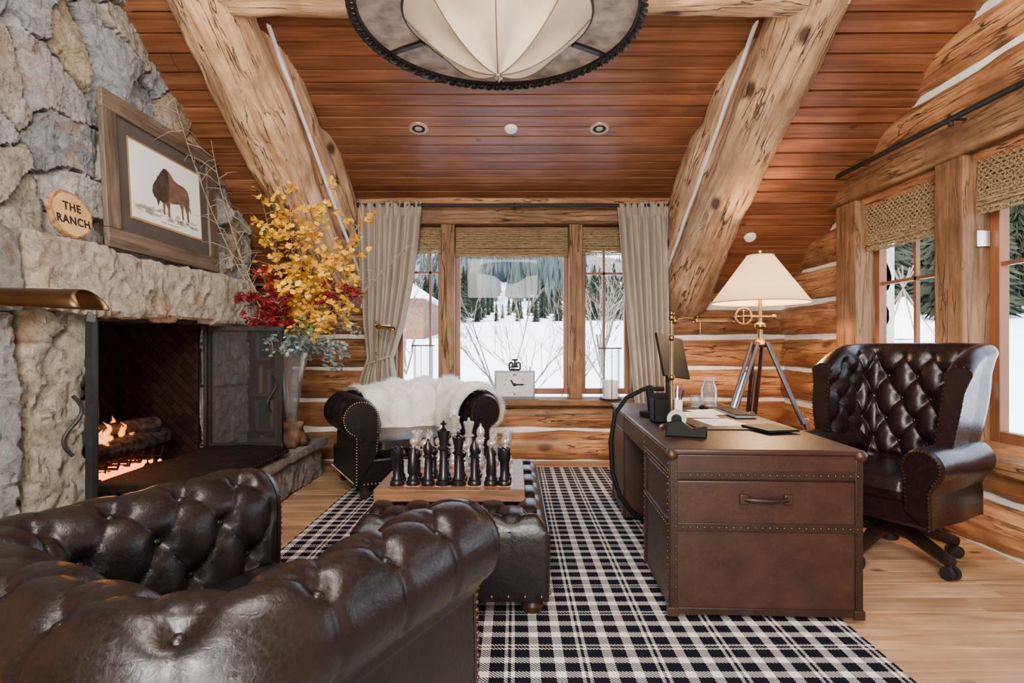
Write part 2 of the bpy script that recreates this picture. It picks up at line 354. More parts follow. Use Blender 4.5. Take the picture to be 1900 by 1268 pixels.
shade('small woven reed shade over the left casement beside the left curtain',Matrix.Translation((0,5.93,0)),-1.22,-.765,2.42,.26)
shade('wide woven reed shade over the middle window above the clock',Matrix.Translation((0,5.93,0)),-.615,.555,2.42,.30)
shade('small woven reed shade over the right casement beside the right curtain',Matrix.Translation((0,5.93,0)),.705,1.2,2.42,.27)
mR=fr((2.83,0,0),(0,-1,0),(1,0,0))
shade('woven reed shade over the side window farther from camera',mR,-4.52,-3.64,2.35,.40,.0065)
shade('woven reed shade over the side window nearest the camera',mR,-3.42,-2.2,2.35,.36,.0065)
def rod(label,p0,p1,brk,dirv):
    root=thing('curtain_rod',label,'curtain rod',p0); d=Vector(p1)-Vector(p0)
    MB().tube([(0,0,0),d],.018,12).build('rod',m_blackm,root)
    for q in (Vector((0,0,0)),d): MB().sph(q,.034,14,8).build('finial',m_blackm,root)
    for t in brk:
        c=d*t; b=MB(); b.tube([c,c+Vector(dirv)],.008,8); b.tube([c+Vector((0,0,.02)),c-Vector((0,0,.04))],.014,8); b.build('bracket',m_blackm,root)
rod('straight black iron rod above the back window',(-1.55,5.66,2.615),(1.55,5.66,2.615),(.03,.5,.97),(0,.12,0))
rod('long black iron rod running above the right side windows',(2.60,4.95,2.58),(2.60,1.8,2.55),(.04,.5),(.1,0,0))
m_curt=M('linen_curtain',(.38,.31,.24),.85,c2=(.28,.225,.17),scale=60,stretch=(1,1,.1),bump=.2,sheen=.2)
def curtain(label,ys,xl,xr,n,tie,seed):
    root=thing('curtain',label,'curtain',(0,5.66,0))
    def px(u): return (u-955)*.0054
    def fn(u,v):
        py=lerp(378,848,v); a=px(tab(py,ys,xl)); b=px(tab(py,ys,xr)); w=b-a
        amp=.058 if v>.05 else .03
        uu=u+.05*sin(2*pi*u*1.7+seed)*(1-abs(2*u-1))+.012*nz(u*9,v*3,2)
        ph=1.4*nz(v*1.3,seed,1)
        y=amp*(sin(2*pi*n*uu+ph)+.3*sin(2*pi*n*2.1*u+v*3)); x=a+w*(u+.35/n*.45*cos(2*pi*n*uu+ph)); z=EYE-(py-640)*.0054
        if v<.05: y+=.018*sin(u*170); z+=.016*sin(u*97)+.01*sin(u*51); x+=.008*sin(u*120)
        return (x,y,z)
    mb=MB(); mb.grid(fn,220,80); o=mb.build('curtain_panel',m_curt,root,ang=80)
    s=o.modifiers.new('t','SOLIDIFY'); s.thickness=.004
    if tie:
        tx=px(tie[0]); tz=EYE-(tie[1]-640)*.0054
        t=MB(); t.tube([(tx+.14*cos(a),.085*sin(a),tz+.05*cos(a)) for a in np.linspace(0,2*pi,24,endpoint=False)],.011,8,closed=True)
        tb=t.build('tieback',m_curt,root)
        t=MB(); t.sph((tx-.02,-.10,tz-.05),.022); t.lathe([(.015,0),(.024,-.03),(.034,-.17),(0,-.17)],(tx-.02,-.10,tz-.06),12); t.build('tassel',m_curt,tb)
curtain('tan linen curtain gathered and tied back, behind the yellow leaves',[378,440,520,600,665,700,760,848],[661,664,668,672,682,668,655,650],[784,778,768,752,730,736,742,745],8.5,(706,668),1)
curtain('tan linen curtain hanging beside the desk end of the window',[378,500,620,740,848],[1143,1152,1163,1176,1180],[1240,1242,1243,1245,1247],7.5,None,4)
# ---------------------------------------------------------------- stone chimney
def vnoise(a,b,s,seed):
    rg=np.random.RandomState(seed); L=rg.rand(64,64); a=a*s+1000; b=b*s+1000
    i=np.floor(a).astype(int); j=np.floor(b).astype(int); fa=a-i; fb=b-j; fa=fa*fa*(3-2*fa); fb=fb*fb*(3-2*fb)
    g=lambda p,q:L[p%64,q%64]
    return (g(i,j)*(1-fa)+g(i+1,j)*fa)*(1-fb)+(g(i,j+1)*(1-fa)+g(i+1,j+1)*fa)*fb
PAL=np.array([(.46,.455,.44),(.54,.52,.49),(.36,.365,.37),(.55,.50,.41),(.43,.38,.31),(.62,.59,.55),(.47,.37,.25),(.43,.44,.45)])
def stoneface(name,parent,a0,a1,b0,b1,mtx,cell=(.34,.26),relief=.05,seed=1,hole=None,res=.0095,p=9.,warp=.022,jit=.24,off=.06,mortar=(.06,.05,.042),drop=.18,slope=.14):
    na=int((a1-a0)/res); nb=int((b1-b0)/res); A,B=np.meshgrid(np.linspace(a0,a1,na+1),np.linspace(b0,b1,nb+1),indexing='ij')
    rg=np.random.RandomState(seed); S=[]
    k=0; b=b0-cell[1]
    while b<b1+cell[1]*2:
        a=a0-cell[0]+(k%2)*cell[0]*.5
        while a<a1+cell[0]*2:
            if rg.rand()>drop: S.append((a+(rg.rand()-.5)*cell[0]*jit*2,b+(rg.rand()-.5)*cell[1]*jit*2))
            a+=cell[0]
        b+=cell[1]; k+=1
    S=np.array(S); F1=np.full(A.shape,9.); F2=np.full(A.shape,9.); I=np.zeros(A.shape,int)
    Aw=A+warp*(vnoise(A,B,5,seed)-.5)+.018*(vnoise(A,B,17,seed+1)-.5)+.012*(vnoise(A,B,50,seed+8)-.5); Bw=B+warp*(vnoise(A,B,5,seed+2)-.5)+.018*(vnoise(A,B,17,seed+3)-.5)+.012*(vnoise(A,B,50,seed+9)-.5)
    wgt=.82+.36*rg.rand(len(S)); rot=(rg.rand(len(S))-.5)*.40; asp=.72+.6*rg.rand(len(S))
    for q,(sa,sb) in enumerate(S):
        da=Aw-sa; db=Bw-sb; ca,sn=np.cos(rot[q]),np.sin(rot[q]); ra=da*ca+db*sn; rb=-da*sn+db*ca
        d=((np.abs(ra)/cell[0]*asp[q])**p+(np.abs(rb)/cell[1]/asp[q]*.9)**p)**(1/p)*wgt[q]
        m=d<F1; F2=np.where(m,F1,np.minimum(F2,d)); I=np.where(m,q,I); F1=np.where(m,d,F1)
    e=np.clip((F2-F1)/.036,0,1)**.8
    offs=rg.rand(len(S))*off; da=A-S[I,0]; db=B-S[I,1]
    fac=None
    for k in range(3):
        sx=(rg.rand(len(S))-.5)*2*slope*(1 if k==0 else 2.2); sy=(rg.rand(len(S))-.5)*2*slope*(1 if k==0 else 2.2); hk=rg.rand(len(S))*.01+(0 if k==0 else .026)
        pl=hk[I]+sx[I]*da+sy[I]*db; fac=pl if fac is None else np.minimum(fac,pl)
    chip=np.floor(vnoise(A+I*.37,B+I*.19,8,seed+4)*5)/5*.026
    rid=lambda s,k:1-np.abs(2*vnoise(A+I*.37,B+I*.19,s,seed+k)-1)
    z=e*(relief+offs[I]+np.maximum(fac,-.045)+chip+.008*rid(15,5)+.008*rid(36,6)+.005*rid(75,7))-.03
    col=PAL[rg.randint(0,len(PAL),len(S))][I]*(.76+.42*rg.rand(len(S)))[I][...,None]
    ee=np.clip(e*1.2,0,1)[...,None]; col=col*ee+np.array(mortar)*(1-ee)
    mb=MB(); mb.v=np.stack([A,B,z],-1).reshape(-1,3).tolist(); m=nb+1
    for i in range(na):
        for j in range(nb):
            if hole:
                ca=(A[i,j]+A[i+1,j])/2; cb=(B[i,j]+B[i,j+1])/2
                if hole[0]<ca<hole[1] and hole[2]<cb<hole[3]: continue
            mb.f.append((i*m+j,(i+1)*m+j,(i+1)*m+j+1,i*m+j+1))
    mb.c=[tuple(x) for x in np.concatenate([col,np.ones(col.shape[:2]+(1,))],-1).reshape(-1,4)]
    return mb.build(name,m_stone,parent,ang=22,matrix=mtx)
FY0,FY1,FZ1=3.19,4.345,1.38; HZ=.35
chim=thing('stone_fireplace','rough stone chimney and fireplace with a burning fire','fireplace',(-2.6,3.8,0))
T=Matrix.Translation((2.6,-3.8,0))
fx=lambda X: fr((X,0,0),(0,1,0),(0,0,1))
stoneface('upper_stonework',chim,1.9,5.08,1.74,4.0,T@fx(-2.45),(.33,.28),.05,3)
stoneface('surround_stonework',chim,1.9,5.10,.0,1.42,T@fx(-2.46),(.40,.36),.04,11,hole=(FY0,FY1,-.1,FZ1),off=.03,mortar=(.10,.07,.045))
def rough(mb,x0,x1,y0,y1,z0,z1,amp,seed,col=(.42,.37,.31,1),res=.018):
    n=lambda a:max(2,int(abs(a)/res))
    c=Vector(((x0+x1)/2,(y0+y1)/2,(z0+z1)/2)); hs=Vector(((x1-x0)/2,(y1-y0)/2,(z1-z0)/2)); start=len(mb.v)
    rr=random.Random(seed); cells=[(Vector((rr.uniform(x0,x1),rr.uniform(y0,y1),rr.uniform(z0,z1))),rr.uniform(-1,1),Vector((rr.uniform(-1,1),rr.uniform(-1,1),rr.uniform(-1,1)))) for _ in range(int(8+(y1-y0)*12))]
    def disp(p):
        q=Vector(p); s=Vector((seed,0,seed*.3)); rd=lambda f:1-abs(noise.noise(q*f+s))*3
        bq=q+Vector((nz(q.x*9,q.y*9,q.z*9),nz(q.y*9,q.z*9,q.x*9+4),nz(q.z*9,q.x*9,q.y*9+8)))*.05
        cl=min(cells,key=lambda k:(k[0]-bq).length_squared); fc=cl[1]*.5+cl[2].dot(q-cl[0])*4
        k=amp*(max(-1.2,min(.8,fc))*.6+.26*rd(10)+.18*rd(24)-.1)
        d=q-c; dn=Vector((d.x/hs.x,d.y/hs.y,d.z/hs.z))
        e=sum(1 for w in dn if abs(w)>.985); q=q+Vector([ -amp*.3*(1 if w>0 else -1)*(e>1) if abs(w)>.985 else 0 for w in dn])
        return q+Vector((dn.x**15,dn.y**15,dn.z**15))*k
    def face(o,u,v,nu,nv): mb.grid(lambda a,b:disp(Vector(o)+Vector(u)*a+Vector(v)*b),nu,nv)
    X,Y,Z=x1-x0,y1-y0,z1-z0; a,b,d=n(X),n(Y),n(Z)
    face((x0,y0,z0),(X,0,0),(0,Y,0),a,b); face((x0,y0,z1),(X,0,0),(0,Y,0),a,b)
    face((x0,y0,z0),(X,0,0),(0,0,Z),a,d); face((x0,y1,z0),(X,0,0),(0,0,Z),a,d)
    face((x0,y0,z0),(0,Y,0),(0,0,Z),b,d); face((x1,y0,z0),(0,Y,0),(0,0,Z),b,d)
    mb.c[start:]=[col]*(len(mb.v)-start); return mb
def slab(name,a,amp,seed,col): return rough(MB(),*a,amp,seed,col).build(name,m_stone,chim,ang=24,matrix=T)
slab('mantel',(-2.6,-2.22,2.62,4.86,1.39,1.745),.034,3,(.56,.49,.38,1)); slab('mantel',(-2.6,-2.25,1.9,2.60,1.38,1.75),.030,6,(.30,.28,.25,1))
slab('hearth_base',(-2.6,-1.80,1.9,5.30,.0,.285),.028,8,(.33,.31,.28,1)); slab('hearth_slab',(-2.6,-1.76,1.9,5.34,.28,HZ),.010,18,(.35,.33,.29,1))
slab('surround_stone',(-2.55,-2.34,2.72,3.10,HZ,1.39),.040,28,(.56,.49,.37,1)); slab('surround_stone',(-2.55,-2.33,2.30,2.66,HZ,1.38),.040,29,(.38,.38,.37,1))
slab('surround_stone',(-2.55,-2.35,4.46,5.0,HZ,.86),.03,38,(.40,.39,.36,1)); slab('surround_stone',(-2.55,-2.36,4.46,5.0,.88,1.4),.03,48,(.48,.45,.40,1))
m_dk=M('mortar_core',(.08,.068,.056),.9)
mb=MB(); mb.bb(-3.26,-2.47,1.9,FY0,0,4.); mb.bb(-3.26,-2.47,FY1,5.1,0,4.); mb.bb(-3.26,-2.47,FY0,FY1,FZ1,4.); mb.bb(-3.26,-3.0,FY0,FY1,0,FZ1); mb.build('chimney_core',m_dk,chim,smooth=False,matrix=T)
m_fb,t_,b_=newm('firebrick'); tc=nd(t_,'ShaderNodeTexCoord'); sp=nd(t_,'ShaderNodeSeparateXYZ',None,{'Vector':tc.outputs['Object']})
ad_=nd(t_,'ShaderNodeMath',{'operation':'ADD'},{0:sp.outputs['X'],1:sp.outputs['Y']}); cb=nd(t_,'ShaderNodeCombineXYZ',None,{'X':ad_.outputs[0],'Y':sp.outputs['Z']})
mp=nd(t_,'ShaderNodeMapping',None,{'Vector':cb.outputs[0],'Rotation':(0,0,pi/4)})
br=nd(t_,'ShaderNodeTexBrick',None,{'Vector':mp.outputs[0],'Color1':(.018,.011,.008),'Color2':(.009,.006,.005),'Mortar':(.004,.003,.003),'Scale':4.5,'Mortar Size':.015})
t_.links.new(br.outputs['Color'],b_.inputs['Base Color']); b_.inputs['Roughness'].default_value=.95; b_.inputs['Specular IOR Level'].default_value=.05
mb=MB(); mb.bb(-3.0,-2.98,FY0,FY1,.33,FZ1); mb.bb(-3.0,-2.42,FY0,FY0+.02,.33,FZ1); mb.bb(-3.0,-2.42,FY1-.02,FY1,.33,FZ1); mb.bb(-3.0,-2.42,FY0,FY1,.33,.36); mb.bb(-3.0,-2.42,FY0,FY1,FZ1-.02,FZ1); mb.build('firebox_lining',m_fb,chim,smooth=False,matrix=T)
scr=thing('fire_screen','black iron fireplace screen with its two mesh doors swung open','fire screen',(-2.36,3.77,HZ))
T2=Matrix.Translation((2.36,-3.77,-HZ))
mb=MB(); X=-2.37
for (a,b,c,d) in ((FY0-.02,FY0+.02,HZ,1.42),(FY1-.02,FY1+.02,HZ,1.42),(FY0,FY1,1.36,1.42),(FY0,FY1,HZ,HZ+.03)): mb.bb(X-.012,X+.012,a,b,c,d)
mb.build('screen_frame',m_blackm,scr,bevel=.003,matrix=T2)
m_mesh,t_,b_=newm('wire_mesh'); t_.nodes.remove(b_); tr=nd(t_,'ShaderNodeBsdfTransparent'); df=nd(t_,'ShaderNodeBsdfDiffuse',None,{'Color':(.03,.03,.03,1)})
mxs=nd(t_,'ShaderNodeMixShader',None,{0:.62,1:tr.outputs[0],2:df.outputs[0]}); t_.links.new(mxs.outputs[0],t_.nodes['Material Output'].inputs[0])
def sdoor(p0,p1):
    p0=Vector(p0);p1=Vector(p1); z0,z1=HZ+.09,1.345
    mb=MB(); U=Vector((0,0,1)); e=(p1-p0).normalized()*.024
    for a,b in ((p0+U*z0,p0+U*z1),(p1+U*z0,p1+U*z1),(p0-e+U*z0,p1+e+U*z0),(p0-e+U*z1,p1+e+U*z1)): mb.tube([a,b],.024,4)
    o=mb.build('screen_door',m_blackm,scr,matrix=T2)
    mb=MB(); mb.add([p0+U*z0,p1+U*z0,p1+U*z1,p0+U*z1],[(0,1,2,3)]); mb.build('wire_mesh',m_mesh,o,smooth=False)
    mb=MB(); q=p1+Vector((-.03,-.03,0)); mb.tube([q+U*(.70+.28*k/18)+Vector((-.02,-.03,0))*(sin(k/18*2*pi)+.8) for k in range(19)],.009,8); mb.build('door_handle',m_blackm,o)
sdoor((-2.36,FY1+.03,0),(-1.83,4.42,0)); sdoor((-2.36,FY0-.02,0),(-2.02,2.70,0))
m_char=M('charred_wood',(.006,.005,.005),.9,c2=(.030,.026,.024),scale=25,bump=.9,spec=.05)
m_ember=M('ember',(.3,.05,.01),.8,c2=(.05,.01,.005),scale=20,emit=(1.,.16,.02),es=6.)
for i,(a,b,r,l) in enumerate((((-2.72,3.45,.50),(-2.66,4.05,.50),.07,'charred log lying at the back of the fire grate'),((-2.60,3.42,.53),(-2.56,4.1,.55),.072,'charred log lying at the front of the fire grate'),((-2.74,3.6,.64),(-2.55,4.02,.66),.055,'charred log resting on top of the other two in the fire'))):
    o=logobj('firewood',a,b,r,m_char,l,300+i,'burning logs',bump=.20); o['category']='firewood'
g=thing('fire_grate','black iron grate holding the burning logs','grate',(-2.64,3.76,.36))
for k in range(6): y=-.28+k*.11; MB().tube([(-.14,y,.14),(-.12,y,.07),(.12,y,.07),(.14,y,.14)],.009,6).build('bar',m_blackm,g)
for x in (-.1,.1):
    for y in (-.22,.22): MB().tube([(x,y,0),(x,y,.07)],.009,6).build('leg',m_blackm,g)
em=MB()
for k in range(110): em.sph((-2.62+R.uniform(-.12,.12),3.74+R.uniform(-.32,.28),.375+R.random()*.05),R.uniform(.008,.022),6,4)
tag(em.build('glowing_embers',m_ember),'bed of glowing orange embers under the fire grate','embers',kind='stuff')
m_fl,t_,b_=newm('flame'); t_.nodes.remove(b_)
lw=nd(t_,'ShaderNodeLayerWeight',None,{'Blend':.5}); emn=nd(t_,'ShaderNodeEmission',None,{'Strength':4.}); tr=nd(t_,'ShaderNodeBsdfTransparent')
t_.links.new(ramp(t_,lw.outputs['Facing'],[(0,(1,.40,.07)),(.5,(1,.18,.015)),(1,(.8,.07,.0))]),emn.inputs['Color'])
mxs=nd(t_,'ShaderNodeMixShader',None,{0:ramp(t_,lw.outputs['Facing'],[(.1,g3(.3)),(.9,g3(.98))]),1:emn.outputs[0],2:tr.outputs[0]}); t_.links.new(mxs.outputs[0],t_.nodes['Material Output'].inputs[0])
fl=MB()
for k in range(24):
    x=-2.66+R.uniform(-.08,.10); y=3.46+.40*R.random()**1.3; h=R.uniform(.05,.14)*(1.5 if k%6==0 else 1); r=R.uniform(.012,.024); z0=.55+R.random()*.08; ph=R.random()*6
    n=12; fl.tube([(x+.012*sin(ph+j*.5),y+.020*sin(ph*2+j*.55),z0+h*j/n) for j in range(n+1)],[r*max(.02,sin(pi*min(1,(j/n)*.82+.18))**1.4) for j in range(n+1)],12)
tag(fl.build('flames',m_fl),'small yellow orange flames rising from the burning logs','fire',kind='stuff')
def cush(mb,x0,x1,y0,y1,z0,z1,n=30,pw=.35,dz=None):
    def top(u,v,s):
        a=2*u-1;b=2*v-1; k=(max(0,1-abs(a)**6)*max(0,1-abs(b)**6))**pw; zc=(z0+z1)/2; h=(z1-z0)/2
        z=zc+s*h*k+(dz(lerp(x0,x1,u),lerp(y0,y1,v)) if dz and s>0 else 0)
        return (lerp(x0,x1,u),lerp(y0,y1,v),z)
    mb.grid(lambda u,v:top(u,v,1),n,n); mb.grid(lambda u,v:top(u,v,-1),n,n)
hc=thing('hearth_cushion','dark cowhide cushion lying on the hearth in front of the fire','cushion',(-2.06,3.76,HZ+.015))
mb=MB(); cush(mb,-.31,.31,-.68,.64,0,.095,44,.3,lambda x,y:.012*nz(x*4,y*4,1)); mb.build('cushion_body',m_hide,hc)
mb=MB()
for k in range(26):
    for sx in(-1,1): mb.sph((.305*sx,-.65+k*.05,.035),.018,8,5)
for k in range(12):
    for y in (-.675,.635): mb.sph((-.27+k*.05,y,.035),.018,8,5)
mb.build('laced_edge',m_hide,hc)
# ---------------------------------------------------------------- mantel pieces
def text(s,size,mat,parent,mtx,ext=.001):
    cu=bpy.data.curves.new('t','FONT'); cu.body=s; cu.size=size; cu.align_x='CENTER'; cu.align_y='CENTER'; cu.extrude=ext; cu.space_character=1.15; cu.offset=size*.018
    to=bpy.data.objects.new('tmp',cu); C.objects.link(to); dg=bpy.context.evaluated_depsgraph_get()
    me=bpy.data.meshes.new_from_object(to.evaluated_get(dg)); bpy.data.objects.remove(to)
    me.materials.clear(); me.materials.append(mat)
    o=bpy.data.objects.new('lettering',me); C.objects.link(o); o.parent=parent; o.matrix_local=mtx; return o
def lean(Y,X,z,deg):
    t=math.radians(deg); return fr((X,Y,z),(0,1,0),(-sin(t),0,cos(t)))
pic=thing('framed_picture','framed bison print in weathered wood frame leaning on the stone mantel','picture',matrix=lean(3.70,-2.26,1.762,3))
m_fw=wood('barnwood',(.06,.042,.03),(.15,.11,.078),(.27,.21,.16),st=(.6,9,9),s=3,knots=.3)
m_fwv=wood('barnwood_upright',(.06,.042,.03),(.15,.11,.078),(.27,.21,.16),st=(9,.6,9),s=3,knots=.3)
W=.585;Hh=.885
for a,b in ((0,.11),(Hh-.11,Hh)): MB().bb(-W,W,a,b,0,.03).build('frame_rail',m_fw,pic,bevel=.005)
for a,b in ((-W,-W+.11),(W-.11,W)): MB().bb(a,b,.11,Hh-.11,0,.03).build('frame_stile',m_fwv,pic,bevel=.005)
MB().bb(-W+.1,W-.1,.1,Hh-.1,.008,.014).build('mat_board',M('brown_mat',(.065,.052,.048),.9,spec=.2),pic,smooth=False)
MB().bb(-.375,.385,.205,Hh-.195,.014,.017).build('gold_fillet',M('gold_line',(.6,.45,.2),.4,.7),pic,smooth=False)
MB().bb(-.362,.372,.218,Hh-.208,.017,.019).build('print_sheet',M('print_paper',(.70,.69,.66),.8,c2=(.62,.62,.60),scale=3,spec=.1),pic,smooth=False)
bp=[(.08,.30),(.05,.38),(.07,.50),(.13,.60),(.17,.66),(.165,.72),(.20,.69),(.24,.78),(.33,.90),(.40,.92),(.50,.86),(.60,.76),(.72,.73),(.86,.72),(.94,.66),(.975,.52),(.965,.36),(1.0,.30),(.985,.2),(.955,.30),(.93,.22),(.94,.04),(.90,.02),(.875,.20),(.82,.34),(.79,.22),(.80,.05),(.755,.04),(.74,.22),(.70,.33),(.55,.29),(.46,.28),(.45,.14),(.455,.0),(.40,.0),(.395,.16),(.35,.24),(.33,.12),(.335,.02),(.285,.02),(.28,.22),(.22,.26),(.17,.14),(.14,.26)]
bs=MB(); bs.add([(-.19+x*.44,.29+y*.34,.0205) for x,y in bp],[tuple(range(len(bp)))]); bs.build('bison_drawing',M('bison_brown',(.09,.045,.028),.8,c2=(.16,.085,.05),scale=20),pic,smooth=False)
hp=[(.08,.30),(.05,.38),(.07,.50),(.13,.60),(.24,.78),(.33,.90),(.44,.88),(.46,.6),(.42,.3),(.33,.24),(.22,.26),(.17,.14),(.14,.26)]
bs=MB(); bs.add([(-.19+x*.44,.29+y*.34,.0212) for x,y in hp],[tuple(range(len(hp)))]); bs.build('bison_mane',M('bison_dark',(.025,.015,.011),.8,c2=(.055,.032,.024),scale=25),pic,smooth=False)
bs=MB()
for k in range(60):
    x=-.32+.64*R.random(); y=.262+.05*R.random()*(1-abs(x)); h=.006+.018*R.random(); bs.add([(x-.03,y,.0202),(x+.03,y-.003,.0202),(x+.012,y+h,.0202),(x-.012,y+h*.8,.0202)],[(0,1,2,3)])
bs.build('grass_drawing',M('print_grass',(.34,.33,.25),.8,c2=(.50,.48,.41),scale=30),pic,smooth=False)
bs=MB()
for k in range(9): bs.bb(-.10+k*.022,-.086+k*.022,.240,.2425+.002*(k%3),.019,.0202)
bs.build('caption_script',M('ink',(.1,.1,.1),.8),pic,smooth=False)
sg=thing('wood_slice_sign','round bark-edged wood slice reading THE RANCH on the mantel','sign',matrix=lean(2.87,-2.25,1.755,8))
fnr=lambda a,z:1+.03*sin(3*a+1)+.02*sin(7*a)
rx=Matrix(((1.12,0,0),(0,1,0),(0,0,1)))
MB().lathe([(.108,0),(.108,.026)],(0,.122,0),40,rx,fnr).build('wood_face',M('slice_face',(.56,.36,.15),.6,c2=(.40,.21,.07),scale=4),sg)
MB().lathe([(.105,-.002),(.122,0),(.124,.015),(.119,.024),(.107,.024),(.105,-.002)],(0,.124,0),40,rx,fnr).build('bark_rim',M('bark',(.16,.07,.03),.9,c2=(.36,.2,.08),scale=40,bump=.8),sg)
m_ink=M('burnt_ink',(.012,.010,.008),.8)
text('THE',.058,m_ink,sg,Matrix.Translation((0,.158,.0275))); text('RANCH',.058,m_ink,sg,Matrix.Translation((0,.088,.0275)))
# ---------------------------------------------------------------- tufted leather seating
class Poly:
    def __init__(s,pts):
        s.p=[Vector((a,b)) for a,b in pts]; s.c=[0.]
        for a,b in zip(s.p,s.p[1:]): s.c.append(s.c[-1]+(b-a).length)
        s.L=s.c[-1]; s.x=[p.x for p in s.p]; s.y=[p.y for p in s.p]
    def pos(s,u):
        u=min(max(u,0),s.L); return Vector((tab(u,s.c,s.x),tab(u,s.c,s.y)))
    def ev(s,u,h=.012):
        u0=max(0,u-h);u1=min(s.L,u+h); return s.pos(u),(s.pos(u1)-s.pos(u0)).normalized()
def fastpoly(P,n=400):
    us=np.linspace(0,P.L,n); L=[P.ev(u) for u in us]
    return us,np.array([[p.x,p.y,t.x,t.y] for p,t in L])
def tuft(s,t,ds,dt,A,D,pw=.40,w_=.0010):
    p=s/ds+t/dt; q=s/ds-t/dt; fp=abs(sin(pi*p)); fq=abs(sin(pi*q)); h=A*(fp*fq)**pw
    cp=p-round(p); cq=q-round(q); rs=(cp+cq)/2*ds; rt=(cp-cq)/2*dt
    return h-D*math.exp(-(rs*rs+rt*rt)/w_)
def surf(path,prof,ds=.19,dt=.30,A=.02,D=.03,t0=0,t1=9,zf=None,s0=0.,roll=None):
    us,pa=fastpoly(path); ts,pr=fastpoly(prof)
    def f(s,t,extra=0.,tf=True):
        a=[np.interp(s,us,pa[:,k]) for k in range(4)]; b=[np.interp(t,ts,pr[:,k]) for k in range(4)]
        nx,ny=a[3],-a[2]; l=math.hypot(nx,ny); nx/=l; ny/=l
        nd_,nz_=-b[3],b[2]; h=0.
        if tf:
            m=min(1,max(0,(t-t0)/.03))*min(1,max(0,(t1-t)/.07)); e=min(1,s/.05)*min(1,(path.L-s)/.05)
            am=A if roll is None else lerp(A,A*.5,min(1,max(0,(t-roll)/.12)))
            h=tuft(s-s0,t,ds,dt,am,D)*m*max(0,e)
            if roll is not None: h+=(-.006*max(0,min(1,(t-t1+.16)/.12))*max(0,cos(2*pi*(s-s0)/ds))**10+.004*nz(s*7,t*9,2))*(1 if t<t1+.14 else 0)*max(0,e)
        h+=extra; z=b[1]+nz_*h
        if zf: z=zf(s,z)
        d=b[0]+nd_*h
        return Vector((a[0]+nx*d,a[1]+ny*d,z)),Vector((nx*nd_,ny*nd_,nz_))
    return f
def buttons(mb,f,L,ds,dt,t0,t1,s0=0.,r=.013,mg=.04,ex=.004):
    for i in range(-40,60):
        for j in range(-40,60):
            s=(i+j)/2*ds+s0; t=(i-j)/2*dt
            if mg<s<L-mg and t0+.01<t<t1-.02:
                p,n=f(s,t,ex); q=n.to_track_quat('Z','Y').to_matrix(); mb.sph(p,r,10,6,(1,1,.6),q)
def arc(cx,cy,r,a0,a1,n): return [(cx+r*cos(math.radians(lerp(a0,a1,i/n))),cy+r*sin(math.radians(lerp(a0,a1,i/n)))) for i in range(n+1)]
m_footw=M('foot_wood',(.03,.015,.01),.4)
def armchair(name,label,loc,rotz,a=.45,fz=.42,bk=.42,r=.13,zr=.635,mat=m_lea,fine=1.,ds=.165,dt=.235):
    root=thing(name,label,'armchair',loc,rotz); rc=.2
    path=Poly([(-a,fz)]+arc(-a+rc,-bk+rc,rc,180,270,12)+arc(a-rc,-bk+rc,rc,270,360,12)+[(a,fz)])
    prof=Poly([(-r+.01,.36),(-r,.5)]+arc(0,zr,r,180,-55,26)+[(.035,zr-.15),(.04,.34),(.04,.12)])
    t1=.14+.14+r*pi*.78
    f=surf(path,prof,ds,dt,.028,.028,.06,t1,s0=path.L/2,roll=.22)
    ns=int(path.L/.0100*fine); nt=int(prof.L/.0100*fine)
    mb=MB(); mb.grid(lambda u,v:f(u*path.L,v*prof.L)[0],ns,nt)
    buttons(mb,f,path.L,ds,dt,.08,t1,path.L/2)
    body=mb.build('rolled_back_and_arms',mat,root,ang=75)
    pp=[prof.pos(t) for t in np.linspace(0,prof.L,60)]
    for sgn in (-1,1):
        y=fz; mb=MB(); P=[(sgn*(a+q.x),y+.004,q.y) for q in pp]; c=len(P)
        P2=[(sgn*(a+q.x*.9+.0),y+.028,lerp(q.y,zr if q.y>zr-.14 else q.y,.09)) for q in pp]
        mb.add(P,[tuple(range(c))]); mb.v+=P2; mb.c+=[0.]*c; mb.f+=[(i,i+1,c+i+1,c+i) for i in range(c-1)]; mb.f.append(tuple(range(c,2*c)))
        fp=mb.build('arm_front',mat,root,ang=35)
        nb=MB()
        for q in [prof.pos(t) for t in np.arange(.02,prof.L-.01,.022)]:
            nb.sph((sgn*(a+q.x*.86),y+.029,lerp(q.y,zr if q.y>zr-.14 else q.y,.13)),.0065,7,4)
        nb.build('nailhead_trim',m_nail,fp)
    mb=MB(); cush(mb,-a+r-.02,a-r+.02,-bk+r-.02,fz+.03,.30,.47,24,.3); mb.build('seat_cushion',mat,root)
    mb=MB(); mb.bb(-a-.03,a+.03,-bk-.03,fz,.10,.32); mb.build('seat_base',mat,root,bevel=.02)
    nb=MB()
    for k in range(int(2*a/.03)): nb.sph((-a+.03*k+.01,fz+.003,.125),.0065,7,4)
    nb.build('nailhead_trim',m_nail,root)
    for s_ in(-1,1):
        nb=MB()
        for k in range(int((bk+fz)/.03)): nb.sph((s_*(a+.045),-bk+.03*k,.135),.0065,7,4)
        nb.build('nailhead_trim',m_nail,root)
    for x in (-a+.05,a-.05):
        for y in (-bk+.06,fz-.06): MB().lathe([(.022,0),(.036,.02),(.04,.05),(.032,.08),(.04,.1)],(x,y,0),16).build('foot',m_footw,root)
    return root,f,path,prof
UX=math.radians(-27.2)
armchair('leather_armchair','dark tufted leather armchair nearest the camera, seen from behind',(-.745,1.485,.012),UX,r=.124,fine=1.4,ds=.20,dt=.27)
AL=(-.93,4.98,.012); AR=math.radians(209)
ch2,f2,path2,prof2=armchair('leather_armchair','dark tufted leather armchair with white fur throw below the window',AL,AR,a=.53,r=.15,zr=.635)
